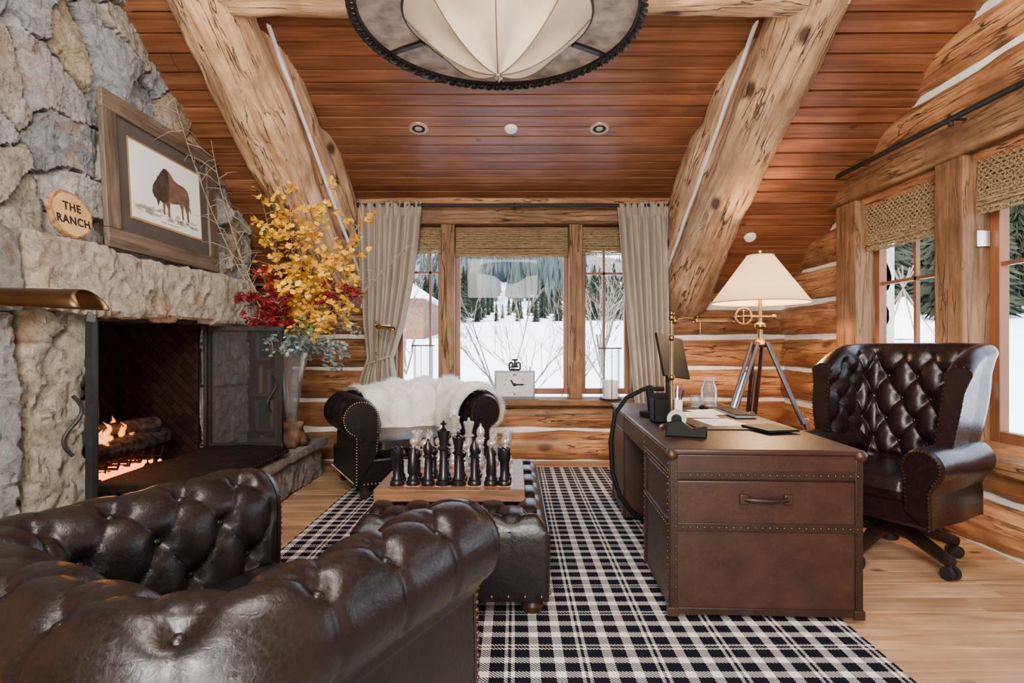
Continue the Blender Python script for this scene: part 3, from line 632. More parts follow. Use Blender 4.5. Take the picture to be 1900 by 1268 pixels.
def throwpt(u,v,ex=0.):
    s=lerp(path2.L*.01,path2.L*.66,u); te=prof2.L*(.74+.10*sin(u*7)+.06*sin(u*17))
    tf=.01+.07*(.5+.5*sin(u*11+1))+.07*(1-sin(pi*min(1,u*1.1))); t=lerp(max(tf,.0),te,v)
    edge=min(1,min(u,1-u)/.12)
    p,n=f2(s,t,.050+.036*edge+.060*nz(u*5,v*4,3)+.04*nz(u*13,v*3,7)+ex,False)
    if v<.4: k=(.4-v)*sin(pi*min(1,u*1.1)); q=Vector((0,1,0)); p=p-Vector((0,0,k*.24))+q*k*.42
    return p,n
m_fur=M('white_fur',(.92,.89,.84),.95,c2=(.82,.77,.70),scale=6,sheen=.4)
th=thing('fur_throw','white fur throw draped over the back of the armchair','throw',AL,AR)
mb=MB(); mb.grid(lambda u,v:throwpt(u,v)[0],110,56); o=mb.build('throw_body',m_fur,th)
mb=MB(); vs=[];fs=[]
for k in range(32000):
    u=R.random();v=R.random(); p,n=throwpt(u,v,-.004); d=(n*.7+Vector((nz(u*9,v*9,1)*2,nz(u*9,v*9,5)*2,-.6+nz(u*9,v*9,9)*1.5))*.7+Vector((R.uniform(-1,1),R.uniform(-1,1),R.uniform(-1.,.4)))*.45).normalized(); L=R.uniform(.025,.062); w=d.orthogonal().normalized()*.0018
    i=len(vs); vs+=[p-w,p+w,p+d*L]; fs.append((i,i+1,i+2))
mb.add(vs,fs); o=mb.build('fur_pile',m_fur,th,smooth=False); o['kind']='stuff'
ot=thing('tufted_ottoman','long dark tufted leather ottoman under the chess board','ottoman',(-.285,3.14,.012))
ow,ol,oz=.435,.65,.435
def otop(u,v):
    x=lerp(-ow,ow,u); y=lerp(-ol,ol,v); ex=min(1,(ow-abs(x))/.06); ey=min(1,(ol-abs(y))/.06)
    k=math.sqrt(max(0,1-(1-ex)**2))*math.sqrt(max(0,1-(1-ey)**2))
    h=tuft(x,y,.18,.26,.022,.026)*min(1,max(0,(min(ow-abs(x),ol-abs(y))-.01)/.04)); return (x,y,oz-.06+.055*k+h)
mb=MB(); mb.grid(otop,100,150)
for i in range(-7,8):
    for j in range(-7,8):
        x=(i+j)/2*.18;y=(i-j)/2*.26
        if abs(x)<ow-.05 and abs(y)<ol-.05: mb.sph((x,y,oz-.016),.013,10,6,(1,1,.5))
mb.build('tufted_top',m_lea,ot,ang=75)
def oside(a,b,wd,nx_,ny_):
    def fn(u,v):
        p=Vector(a).lerp(Vector(b),u); z=lerp(.075,oz-.05,v); h=.012*(sin(pi*v)**.5)*(sin(pi*u)**.15)+.010*max(0,v-.45)*abs(sin(u*wd*pi))**.5; return (p.x+nx_*h,p.y+ny_*h,z)
    return MB().grid(fn,80,24)
for a,b,wd,nx_,ny_ in (((-ow,-ol),(ow,-ol),5,0,-1),((ow,-ol),(ow,ol),7,1,0),((ow,ol),(-ow,ol),5,0,1),((-ow,ol),(-ow,-ol),7,-1,0)): oside(a,b,wd,nx_,ny_).build('side_panel',m_lea,ot,ang=70)
mb=MB(); mb.tube([(-ow,-ol,oz-.058),(ow,-ol,oz-.058),(ow,ol,oz-.058),(-ow,ol,oz-.058)],.008,6,closed=True); mb.build('piping',m_lea,ot)
MB().bb(-ow+.01,ow-.01,-ol+.01,ol-.01,.072,.08).build('bottom_board',m_footw,ot)
nb=MB()
for k in range(12): nb.sph((-ow+.035+k*.073,-ol-.006,.10),.008,8,5)
nb.build('nailhead_trim',m_nail,ot); nb=MB()
for k in range(18): nb.sph((ow+.006,-ol+.03+k*.073,.10),.008,8,5)
nb.build('nailhead_trim',m_nail,ot)
for x in (-ow+.07,ow-.07):
    for y in (-ol+.07,ol-.07): MB().lathe([(.025,0),(.045,.015),(.05,.04),(.035,.065),(.045,.08)],(x,y,0),18).build('foot',m_footw,ot)
# ---------------------------------------------------------------- rug
m_rug,t_,b_=newm('plaid_rug'); tc=nd(t_,'ShaderNodeTexCoord'); sp=nd(t_,'ShaderNodeSeparateXYZ',None,{'Vector':tc.outputs['Object']})
def band(sock):
    P=.285; md_=nd(t_,'ShaderNodeMath',{'operation':'MULTIPLY'},{0:sock,1:1/P}); fr_=nd(t_,'ShaderNodeMath',{'operation':'FRACT'},{0:md_.outputs[0]})
    r=nd(t_,'ShaderNodeValToRGB',None,{'Fac':fr_.outputs[0]}); r.color_ramp.interpolation='CONSTANT'; e=r.color_ramp.elements
    st=[(0,1),(.20,0),(.333,1),(.533,0),(.667,1),(.86,0),(.91,1),(.95,0)]
    while len(e)<len(st): e.new(.5)
    for i,(p,c) in enumerate(st): e[i].position=p; e[i].color=(c,c,c,1)
    return r.outputs['Color']
bx_=band(sp.outputs['X']); by_=band(sp.outputs['Y'])
sm=nd(t_,'ShaderNodeMath',{'operation':'ADD'},{0:bx_,1:by_}); hf=nd(t_,'ShaderNodeMath',{'operation':'MULTIPLY'},{0:sm.outputs[0],1:.5})
wv=nd(t_,'ShaderNodeTexWave',{'wave_type':'BANDS','bands_direction':'DIAGONAL'},{'Vector':tc.outputs['Object'],'Scale':46.,'Distortion':.4})
ww=nd(t_,'ShaderNodeMath',{'operation':'MULTIPLY_ADD'},{0:wv.outputs['Fac'],1:.50,2:-.19}); 
s2=nd(t_,'ShaderNodeMath',{'operation':'ADD'},{0:hf.outputs[0],1:ww.outputs[0]})
t_.links.new(ramp(t_,s2.outputs[0],[(.30,(.74,.69,.62)),(.44,(.52,.485,.44)),(.56,(.020,.020,.026)),(.78,(.006,.006,.010))]),b_.inputs['Base Color'])
b_.inputs['Roughness'].default_value=.95; b_.inputs['Specular IOR Level'].default_value=.05; bumpit(t_,b_,wv.outputs['Fac'],.3,.004)
mb=MB(); mb.bb(-1.38,1.44,.6,5.58,.001,.012); tag(mb.build('area_rug',m_rug,bevel=.003),'black and white plaid wool area rug under the seating and desk','rug')
# ---------------------------------------------------------------- chess
BX,BY,BZ=-.32,3.13,.452
cb_=thing('chess_board','thick wooden chess board box standing on the tufted ottoman','chess board',(BX,BY,BZ))
MB().bb(-.37,.37,-.37,.37,0,.06).build('board_box',wood('board_wood',(.12,.05,.02),(.28,.125,.05),(.40,.19,.085),st=(.6,9,9),knots=0,coat=.3),cb_,bevel=.004)
mb=MB();m2_=MB()
for i in range(8):
    for j in range(8): (mb if (i+j)%2 else m2_).bb(-.31+i*.0775,-.31+(i+1)*.0775,-.31+j*.0775,-.31+(j+1)*.0775,.060,.0615)
mb.build('light_squares',M('light_square',(.60,.38,.18),.3,c2=(.5,.30,.13)),cb_,smooth=False); m2_.build('dark_squares',M('dark_square',(.20,.06,.022),.3),cb_,smooth=False)
def base_prof(h,r): return [(0,0),(r,0),(r,.008),(r*1.02,.016),(r*.8,.024),(r*.86,.032),(r*.6,.045)]
def piece(kind,mat,nm):
    H_={'pawn':.165,'rook':.185,'knight':.20,'bishop':.235,'queen':.275,'king':.315}[kind]; r={'pawn':.031,'rook':.035,'knight':.035,'bishop':.034,'queen':.037,'king':.038}[kind]
    p=base_prof(H_,r); mb=MB()
    if kind=='pawn':
        p+=[(r*.55,H_*.6),(r*.85,H_*.63),(r*.45,H_*.68)]+[(.026*sin(math.radians(a)),H_-.026+.026*-cos(math.radians(a))) for a in range(30,181,25)]+[(0,H_)]
    elif kind=='rook':
        p+=[(r*.65,H_*.62),(r*.88,H_*.70),(r*.88,H_*.98),(r*.6,H_*.98),(r*.6,H_*.9),(0,H_*.9)]
        for k in range(6): mb.box((r*.74*cos(k*pi/3),r*.74*sin(k*pi/3),H_*.99),(.011,.011,.014),rotm('Z',k*60))
    elif kind=='knight':
        p+=[(r*.7,.06),(r*.75,.075),(0,.08)]
        mb.tube([(0,.006,.06),(0,.012,.10),(0,.008,.14),(0,-.004,.168),(0,-.024,.160),(0,-.042,.140)],[.027,.026,.023,.024,.018,.011],10)
        for s_ in(-1,1): mb.tube([(s_*.008,.004,.178),(s_*.009,.006,.20)],[.006,.001],6)
    elif kind=='bishop':
        p+=[(r*.52,H_*.58),(r*.85,H_*.61),(r*.55,H_*.65),(r*.75,H_*.74),(r*.65,H_*.84),(r*.15,H_*.94),(r*.2,H_*.97),(0,H_)]
    else:
        p+=[(r*.55,H_*.55),(r*.9,H_*.58),(r*.55,H_*.62),(r*.6,H_*.7),(r*.86,H_*.85),(r*.88,H_*.87),(r*.5,H_*.88),(r*.2,H_*.92),(0,H_*.93)]
        if kind=='king': mb.box((0,0,H_*.97),(.010,.010,.035)); mb.box((0,0,H_*.975),(.030,.010,.010))
        else:
            mb.sph((0,0,H_*.95),.009)
            for k in range(8): mb.sph((r*.7*cos(k*pi/4),r*.7*sin(k*pi/4),H_*.88),.006,6,4)
    mb.lathe(p,seg=20); return mb.build(nm,mat,ang=50)
m_cb=M('black_chess',(.005,.005,.006),.3,spec=.5); m_cs=M('silver_chess',(.66,.64,.61),.3,.6,c2=(.50,.48,.45),scale=30)
order=['rook','knight','bishop','king','queen','bishop','knight','rook']
for side,mat,r0,r1,word in ((0,m_cb,0,1,'black'),(1,m_cs,7,6,'silver')):
    protos={}
    def put(kind,i,j,dx=0,dy=0):
        if kind in protos: o=protos[kind].copy(); C.objects.link(o)
        else: o=piece(kind,mat,'chess_'+kind); protos[kind]=o
        o.location=(BX-.31+(i+.5)*.0775+dx,BY-.31+(j+.5)*.0775+dy,BZ+.0615); o.rotation_euler=(0,0,(0 if side else pi)+R.uniform(-.4,.4))
        where='near edge' if side==0 else 'window side'
        tag(o,('%s chess %s standing at the %s of the board'%(word,kind,where)),'chess piece',('%s chess %ss'%(word,kind)) if kind not in('king','queen') else '%s chess pieces'%word)
    for i,k in enumerate(order): put(k,i,r0,R.uniform(-.006,.006),R.uniform(-.006,.006))
    adv={0:{2:1,5:1},1:{1:-1,4:-2,6:-1}}[side]
    for i in range(8): put('pawn',i,r1+adv.get(i,0),R.uniform(-.008,.008),R.uniform(-.006,.006))
# ---------------------------------------------------------------- desk
DR=math.radians(-2.6)
desk=thing('leather_desk','brown leather trunk-style desk with nailhead bands and kneehole','desk',(1.144,3.467,.012),DR)
w,l=.41,.985
MB().bb(-w,w,-l,-.39,.02,.61).build('pedestal',m_desk,desk,bevel=.008); MB().bb(-w,w,.39,l,.02,.61).build('pedestal',m_desk,desk,bevel=.008)
MB().bb(-w-.004,w+.004,-l-.004,l+.004,.61,.725).build('apron',m_desk,desk,bevel=.006)
MB().bb(-w-.012,w+.012,-l-.012,l+.012,.722,.748).build('desk_top',m_desk,desk,bevel=.008)
MB().bb(-.02,.0,-.39,.39,.25,.61).build('modesty_panel',m_desk,desk)
for z in (.405,.635):
    MB().bb(-w-.002,w+.002,-l-.008,-l+.002,z-.018,z+.018).build('leather_band',m_dstrip,desk,bevel=.002)
    MB().bb(-w-.008,-w+.002,-l,-.39,z-.018,z+.018).build('leather_band',m_dstrip,desk,bevel=.002)
for x in (-w+.012,w-.012): MB().bb(x-.016,x+.016,-l-.009,-l+.002,.02,.72).build('leather_band',m_dstrip,desk,bevel=.002)
MB().bb(-w,w,-l-.008,-l,.02,.05).build('leather_band',m_dstrip,desk,bevel=.002)
for y in (-l+.015,-.40,.40,l-.015): MB().bb(-w-.009,-w+.002,y-.014,y+.014,.02,.72).build('leather_band',m_dstrip,desk,bevel=.002)
nb=MB()
for z in (.405,.635):
    for k in range(26): nb.sph((-w+.02+k*.0312,-l-.010,z),.0045,8,5)
    for k in range(18): nb.sph((-w-.010,-l+.03+k*.033,z),.0045,8,5)
for z in np.arange(.05,.72,.03):
    for x in (-w+.02,w-.02): nb.sph((x,-l-.011,z),.004,6,4)
    for y in (-l+.015,-.40): nb.sph((-w-.011,y,z),.004,6,4)
for k in range(60): nb.sph((-w-.013,-l+.03+k*.0327,.728),.004,6,4)
nb.build('nailheads',m_nail,desk)
m_brz=M('bronze_corner',(.075,.038,.022),.45,.6,c2=(.04,.022,.014))
for x in (-1,1):
    for y in (-1,1):
        MB().sph((x*(w-.004),y*(l-.004),.722),.030,12,8,(1,1,.9)).build('corner_guard',m_brz,desk)
        MB().box((x*(w-.01),y*(l-.01),.03),(.045,.045,.04)).build('foot_guard',m_brz,desk,bevel=.003)
hd=MB(); hd.tube([(-.09+.18*k/14,-l-.012-.024*sin(pi*k/14)**.6,.53) for k in range(15)],.010,8); hdl=hd.build('handle',m_dstrip,desk)
for s_ in(-1,1): MB().box((s_*.095,-l-.008,.53),(.035,.014,.042)).build('handle_mount',m_brz,hdl,bevel=.003)
DZ=.760
td=thing('tape_dispenser','black tape dispenser near the front corner of the desk','tape dispenser',(.86,2.84,DZ),math.radians(-20))
mb=MB(); mb.add([(-.1,-.035,0),(.1,-.035,0),(.1,.035,0),(-.1,.035,0),(-.09,-.03,.07),(-.03,-.03,.085),(.03,-.03,.04),(.1,-.03,.055),(.1,.03,.055),(.03,.03,.04),(-.03,.03,.085),(-.09,.03,.07)],[(3,2,1,0),(0,1,7,6,5,4),(3,11,10,9,8,2),(0,4,11,3),(4,5,10,11),(5,6,9,10),(6,7,8,9),(1,2,8,7)]); mb.build('dispenser_body',m_bp,td,bevel=.006)
MB().lathe([(.026,-.012),(.047,-.012),(.047,.012),(.026,.012),(.026,-.012)],(-.045,0,.085),24,rotm('X',90)).build('tape_roll',M('tape',(.40,.39,.36),.4),td)
MB().lathe([(.0,-.02),(.026,-.02),(.026,.02),(0,.02)],(-.045,0,.085),24,rotm('X',90)).build('roll_hub',m_bp,td)
og=thing('desk_organizer','black woven letter holder on the desk beside the brass lamp','letter holder',(.875,3.36,DZ))
mb=MB(); mb.bb(-.06,.06,-.05,.05,0,.012); mb.bb(-.06,.06,-.05,-.042,0,.14); mb.bb(-.06,.06,.042,.05,0,.17); mb.bb(-.06,-.052,-.05,.05,0,.14); mb.bb(.052,.06,-.05,.05,0,.14); mb.build('holder_body',m_bp,og,bevel=.003)
ph_=thing('cordless_telephone','black telephone handset standing in cradle behind the letter holder','telephone',(.87,3.62,DZ),.3)
MB().bb(-.05,.05,-.06,.06,0,.035).build('cradle',m_bp,ph_,bevel=.006); MB().box((0,0,.11),(.048,.03,.18),rotm('X',-12)).build('handset',m_bp,ph_,bevel=.008)
pc=thing('pen_cup','white cup of pens and scissors at the middle of desk','pen cup',(1.03,3.62,DZ))
MB().lathe([(.035,0),(.04,.01),(.042,.11),(.038,.11),(.034,.01),(0,.01)],seg=24).build('cup',m_white,pc)
m_pen=M('blue_pen',(.03,.08,.3),.4)
for k in range(6):
    a=k*1.05; mb=MB(); mb.tube([(.012*cos(a),.012*sin(a),.012),(.05*cos(a),.05*sin(a),.17+.02*(k%3))],.004,6); mb.build('pen',[m_bp,m_steel,m_pen][k%3],pc)
for k,(x,y,lb) in enumerate(((1.43,4.16,'clear glass water carafe on the desk by the far end'),(1.31,4.1,'small clear glass tumbler beside the carafe'))):
    p=[(0,0),(.055,0),(.058,.02),(.058,.14),(.04,.18),(.042,.22),(.039,.22),(.037,.182),(.054,.138),(.054,.012),(0,.012)] if k==0 else [(0,0),(.034,0),(.04,.095),(.037,.095),(.031,.012),(0,.012)]
    tag(MB().lathe(p,(0,0,0),28).build('carafe' if k==0 else 'tumbler',m_glass),lb,'carafe' if k==0 else 'glass').location=(x,y,DZ)
bl=tag(MB().bb(-.24,.24,-.42,.42,0,.008).build('desk_blotter',m_dstrip,bevel=.003),'dark leather blotter pad under papers on the desk','desk pad'); bl.location=(1.25,3.45,DZ); bl.rotation_euler=(0,0,DR)
for k,(x,y,a,lb) in enumerate(((1.2,3.3,5,'loose white sheet of paper nearest the camera on blotter'),(1.17,3.62,-8,'loose white sheet of paper near the pen cup'),(1.3,3.75,12,'loose white sheet of paper beside the keyboard'))):
    o=tag(MB().bb(-.108,.108,-.14,.14,0,.002).build('paper_sheet',m_paper,smooth=False),lb,'paper','papers on the desk'); o.location=(x,y,DZ+.0085+.002*k); o.rotation_euler=(0,0,math.radians(a))
nbk=thing('notebook','black notebook lying at the front right of the desk','notebook',(1.36,3.02,DZ+.009),.2)
MB().bb(-.09,.09,-.12,.12,.0,.012).build('cover',m_bp,nbk,bevel=.002); MB().bb(-.086,.086,-.116,.116,.003,.011).build('pages',m_paper,nbk)
kb=thing('keyboard','grey computer keyboard near the chair side of the desk','keyboard',(1.42,3.66,DZ+.012),DR)
MB().bb(-.065,.065,-.22,.22,0,.016).build('keyboard_case',M('grey_plastic',(.18,.18,.18),.4),kb,bevel=.004)
mb=MB()
for i in range(5):
    for j in range(16): mb.bb(-.058+i*.0235,-.038+i*.0235,-.214+j*.0268,-.192+j*.0268,.016,.022)
mb.build('keys',m_bp,kb)
tag(MB().sph((0,0,.018),.05,16,8,(.65,1,.4)).build('computer_mouse',m_bp),'black computer mouse beside the tumbler','mouse').location=(1.33,3.98,DZ)
mn=thing('monitor','thin black flat monitor tilted at the far end of the desk','monitor',(1.18,4.22,DZ),math.radians(52))
MB().box((0,0,.37),(.46,.018,.32),rotm('X',-14)@rotm('Y',6)).build('screen',m_bp,mn,bevel=.004)
MB().box((0,.04,.12),(.05,.015,.24)).build('stand',m_blackm,mn); MB().bb(-.1,.1,-.07,.1,0,.012).build('stand_base',m_blackm,mn,bevel=.004)
tag(MB().tube([at(1232,722,3.95),at(1195,722,3.95),at(1163,738,3.93),at(1141,768,3.9),at(1133,820,3.86),at(1136,875,3.82),at(1150,920,3.8),at(1172,950,3.8),at(1196,966,3.82)],.0155,10).build('cable_sleeve',m_bp),'thick black cable looping off the desk toward the rug','cable')
m_bulb=M('frosted_bulb',(.9,.88,.8),.5)
def pharm(name,label,loc,h,pole,head,rotz=0,base=.07,L=.20,pitch=0,r=.05,mt=None):
    mt=mt or m_brass; root=thing(name,label,'lamp',loc,rotz)
    MB().lathe([(0,0),(base,0),(base,.01),(base*.8,.02),(.02,.03),(0,.03)],seg=28).build('lamp_base',mt,root)
    mb=MB(); mb.tube([(0,0,.02),(0,0,h)],pole,12)
    for q in (.45,.8,.98): mb.sph((0,0,h*q),pole*2,12,6)
    mb.sph((0,0,h+.012),pole*1.8); mb.build('pole',mt,root)
    ar=MB(); ar.tube([(0,0,h-.03),(head*.5,0,h-.012),(head,0,h-.015)],pole*.7,10); ar.sph((head,0,h-.015),pole*2.); ar.sph((.02,0,h-.03),pole*2); ar.build('arm',mt,root)
    def fn(u,v):
        a=lerp(-8,188,v); x=head+lerp(-L*.12,L,u); k=lerp(.75,1.05,u)
        if u>.86: q=(u-.86)/.14; sa=sin(math.radians(max(0,min(180,a)))); x+=-L*.10*q*sa; k*=1-.12*q
        return Vector((x,r*k*cos(math.radians(a)),h-.035-L*.25*u*pitch+r*.8*sin(math.radians(a))*lerp(.8,1,u)))
    mb=MB(); mb.grid(fn,14,24); o=mb.build('lamp_shade',mt,root); sl=o.modifiers.new('s','SOLIDIFY'); sl.thickness=.0025
    MB().tube([(head+L*.15,0,h-.02),(head+L*.7,0,h-.02)],.014,10).build('bulb',m_bulb,root)
    mb=MB(); mb.tube([(head+.01,-.02,h-.03),(head+.01,-.02,h-.09)],.0015,5); mb.sph((head+.01,-.02,h-.10),.007,8,6); mb.build('pull_chain',mt,root)
    return root
pharm('desk_lamp','brass pharmacy desk lamp with swing arm on leather desk',(.865,3.12,DZ),.62,.009,.14,-.05,base=.065,L=.19,r=.042)
pharm('pharmacy_lamp','brass pharmacy floor lamp whose shade pokes in above the near armchair',(-1.445,1.22,.0),1.348,.011,.30,.0,base=.13,L=.24,r=.045,pitch=.2,mt=m_bronze)
pharm('pharmacy_lamp','small brass pharmacy floor lamp in front of the tied-back curtain',(-1.33,5.46,.0),1.42,.008,.02,0,base=.11,L=.16,r=.04,pitch=.6)
# ---------------------------------------------------------------- tripod floor lamp
tl=thing('tripod_lamp','tripod floor lamp with cream cone shade and brass fittings behind the desk','floor lamp',(1.93,4.45,0))
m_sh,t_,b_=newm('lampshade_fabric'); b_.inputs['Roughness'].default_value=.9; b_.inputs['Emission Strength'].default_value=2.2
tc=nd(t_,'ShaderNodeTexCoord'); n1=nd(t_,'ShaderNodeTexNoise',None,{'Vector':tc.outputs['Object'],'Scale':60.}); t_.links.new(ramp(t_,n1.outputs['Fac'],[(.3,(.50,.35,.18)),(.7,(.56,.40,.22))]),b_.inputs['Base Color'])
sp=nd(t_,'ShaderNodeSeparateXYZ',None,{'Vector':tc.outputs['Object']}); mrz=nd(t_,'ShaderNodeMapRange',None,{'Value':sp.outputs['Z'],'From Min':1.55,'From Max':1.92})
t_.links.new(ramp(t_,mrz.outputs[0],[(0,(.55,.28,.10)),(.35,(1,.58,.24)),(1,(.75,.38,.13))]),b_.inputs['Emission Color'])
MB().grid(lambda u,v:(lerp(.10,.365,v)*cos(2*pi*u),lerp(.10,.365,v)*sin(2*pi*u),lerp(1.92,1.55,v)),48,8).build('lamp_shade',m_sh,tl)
for r_,z_ in ((.365,1.55),(.10,1.92)): MB().tube([(r_*cos(a),r_*sin(a),z_) for a in np.linspace(0,2*pi,40,endpoint=False)],.005,6,closed=True).build('shade_trim',m_curt,tl)
mb=MB(); mb.lathe([(0,1.20),(.05,1.20),(.06,1.22),(.045,1.25),(.02,1.27),(.02,1.34),(.045,1.36),(.045,1.38),(.015,1.40),(.015,1.60),(0,1.6)],seg=20); mb.tube([(0,0,1.6),(0,0,1.95)],.005,8); mb.sph((0,0,1.96),.015)
mb.build('brass_head',m_brass,tl)
mb=MB(); c=Vector((-.15,-.05,1.44)); mb.tube([c+Vector((.062*cos(a),0,.062*sin(a))) for a in np.linspace(0,2*pi,24,endpoint=False)],.008,8,closed=True)
for k in range(4): mb.tube([c,c+Vector((.062*cos(k*pi/2),0,.062*sin(k*pi/2)))],.004,6)
mb.tube([c,(0,-.02,1.44)],.008,8); mb.tube([(0,0,1.44),(.1,0,1.44)],.008); mb.sph((.11,0,1.44),.02); mb.build('crank_wheel',m_brass,tl)
m_legw=M('dark_leg',(.030,.014,.010),.35,coat=.2)
for k,a in enumerate((200,330,80)):
    d=Vector((cos(math.radians(a)),sin(math.radians(a)),0)); n=Vector((-d.y,d.x,0))
    leg=MB()
    for s_ in(-1,1): leg.tube([d*.05+n*s_*.03+Vector((0,0,1.24)),d*.30+n*s_*.03+Vector((0,0,.62))],.016,8)
    leg.tube([d*.28+Vector((0,0,.70)),d*.52+Vector((0,0,.02))],.016,8)
    L_=leg.build('leg',m_legw,tl)
    MB().tube([d*.14+Vector((0,0,1.0)),d*.33+Vector((0,0,.55))],.014,8).build('metal_rod',m_steel,L_); MB().box(d*.30+Vector((0,0,.64)),(.06,.06,.045)).build('leg_clamp',m_steel,L_,bevel=.003)
# ---------------------------------------------------------------- executive chair
ex=thing('desk_chair','high-backed tufted oxblood leather swivel chair at the desk','office chair',(2.17,3.28,0),math.radians(120))
pb=Poly([(-.315,.12),(-.305,-.04)]+arc(-.17,-.13,.14,180,270,10)+arc(.17,-.13,.14,270,360,10)+[(.305,-.04),(.315,.12)])
pf=Poly([(-.045,.50),(-.05,.7),(-.05,1.09)]+arc(0,1.145,.052,180,-30,14)+[(.030,1.04),(.030,.5)])
def zf(s,z):
    u=s/pb.L; k=max(0,(z-.5)/.68)
    e=max(0,abs(u-.5)*2-.62)/.38
    return z+k*(.035*sin(pi*u)**.6)-k*.09*e*e
CD,CT=.150,.25
fb_=surf(pb,pf,CD,CT,.024,.022,.04,.66,zf=zf,s0=pb.L/2)
def sst(x): x=max(0.,min(1.,x)); return x*x*(3-2*x)
def bend(p):
    k=(p[2]-.5); kk=max(0,min(1,k/.62)); sd=sst(abs(p[0])/.28); w_=1+.17*sin(kk*pi*.60)**1.5*sd if k>0 else 1.
    return Vector((p[0]*w_,p[1]-k*.16+.05*sin(pi*kk*.85)*sst((abs(p[0])-.18)/.12)*sst((p[1]+.12)/.2),p[2]))
def back(u,v): return bend(fb_(u*pb.L,v*pf.L)[0])
mb=MB(); mb.grid(lambda u,v:back(u,v),200,150)
mbt=MB(); buttons(mbt,fb_,pb.L,CD,CT,.06,.62,pb.L/2,.011)
o_=len(mb.v); 
for v in mbt.v: mb.v.append(tuple(bend(v))); mb.c.append(0.)
mb.f+=[tuple(i+o_ for i in f) for f in mbt.f]
bk=mb.build('wing_back',m_leab,ex,ang=85)
for u in (0.,1.):
    pts=[back(u,v) for v in np.linspace(0,1,50)]; MB().add(pts,[tuple(range(50))]).build('wing_edge',m_leab,bk)
    nb=MB()
    for v in np.linspace(.05,.95,44): q=back(u,v); nb.sph(q+Vector((0,.004,0)),.005,6,4)
    nb.build('nailhead_trim',m_nail,bk)
AR_=.10; AZ=.60; AX=.325
for s_ in(-1,1):
    pa=Poly([(-AX,.34),(-AX,-.22)]) if s_<0 else Poly([(AX,-.22),(AX,.34)])
    pp_=Poly([(-.08,.38),(-.085,.54)]+arc(0,AZ,AR_,180,-50,18)+[(.04,.48),(.045,.30)])
    fa=surf(pa,pp_,1,1,0,0)
    mb=MB(); mb.grid(lambda u,v:fa(u*pa.L,v*pp_.L,.006*sin(u*9)*sin(v*5),False)[0],30,50)
    arm=mb.build('arm',m_leab,ex,ang=75)
    P=[pp_.pos(t) for t in np.linspace(0,pp_.L,50)]; mb=MB(); n_=50
    A_=[(s_*(AX+q.x),.34,q.y) for q in P]; B_=[(s_*(AX+q.x*.88),.365,lerp(q.y,AZ if q.y>.50 else q.y,.1)) for q in P]
    mb.add(A_+B_,[(i,i+1,n_+i+1,n_+i) for i in range(n_-1)]+[tuple(range(n_,2*n_))]); af=mb.build('arm_front',m_leab,arm,ang=35)
    nb=MB()
    for q in [pp_.pos(t) for t in np.arange(.01,pp_.L,.02)]: nb.sph((s_*(AX+q.x*.84),.366,lerp(q.y,AZ if q.y>.50 else q.y,.15)),.006,6,4)
    nb.build('nailhead_trim',m_nail,af)
mb=MB(); cush(mb,-.26,.26,-.25,.38,.40,.54,24,.3); mb.build('seat_cushion',m_leab,ex)
mb=MB(); mb.bb(-.36,.36,-.26,.34,.29,.44); mb.build('seat_frame',m_leab,ex,bevel=.02)
m_dw=M('dark_mahogany',(.016,.008,.006),.35,coat=.2)
MB().lathe([(.045,.10),(.055,.13),(.035,.16),(.035,.29),(.1,.295)],seg=20).build('column',m_blackm,ex)
for k in range(5):
    a=math.radians(72*k+20); d=Vector((cos(a),sin(a),0)); mb=MB(); mb.tube([d*.02+Vector((0,0,.175)),d*.13+Vector((0,0,.175)),d*.25+Vector((0,0,.13)),d*.37+Vector((0,0,.088))],[.048,.042,.036,.030],10)
    lg=mb.build('base_leg',m_dw,ex)
    mb=MB(); mb.tube([d*.36+Vector((0,0,.085)),d*.36+Vector((0,0,.05))],.010,8); n=Vector((-d.y,d.x,0))
    for s_ in(-1,1): mb.tube([d*.36+n*s_*.008+Vector((0,0,.036)),d*.36+n*s_*.032+Vector((0,0,.036))],.035,18)
    mb.build('caster',m_blackm,lg)
# ---------------------------------------------------------------- chandelier
CHX,CHY,CHZ=-.065,2.2,2.475
chd=thing('chandelier','large round rawhide bowl chandelier with braided iron ring overhead','chandelier',(CHX,CHY,CHZ))
RR=.555; mb=MB()
for ph in (0,pi): mb.tube([((RR+.009*cos(a*48+ph))*cos(a),(RR+.009*cos(a*48+ph))*sin(a),.009*sin(a*48+ph)) for a in np.linspace(0,2*pi,900,endpoint=False)],.008,6,closed=True)
mb.build('braided_ring',m_blackm,chd)
MB().lathe([(RR-.022,.0),(RR-.010,0),(RR-.010,.10),(RR-.022,.10),(RR-.022,0)],seg=72).build('drum_band',m_blackm,chd)
m_mica=M('mottled_mica',(.34,.27,.22),.5,c2=(.11,.08,.062),scale=16,bump=.3,emit=(.9,.75,.6),es=.06,detail=10)
MB().grid(lambda u,v:(lerp(.33,RR-.015,v)*cos(2*pi*u),lerp(.33,RR-.015,v)*sin(2*pi*u),.03-.015*v),72,3).build('mica_panel',m_mica,chd)
m_raw=M('rawhide',(.66,.57,.43),.6,c2=(.48,.38,.26),scale=5,bump=.15,emit=(1,.85,.62),es=.14,detail=6)
BR=.365
def bowl(u,v,off=0.):
    a=2*pi*u; k=abs(sin(4*a)) ; r=BR*v; z=-.225*(1-v**1.9)+.02; rr=r-.022*k*sin(pi*v)+off; return Vector((rr*cos(a),rr*sin(a),z+.022*k*sin(pi*v)-off*.6))
MB().grid(lambda u,v:bowl(u,max(v,.01)),96,24).build('rawhide_bowl',m_raw,chd)
m_seam=M('seam_thread',(.14,.10,.07),.8)
for k in range(8): MB().tube([bowl(k/8,v,.002) for v in np.linspace(.02,1,24)],.0022,5).build('seam',m_seam,chd)
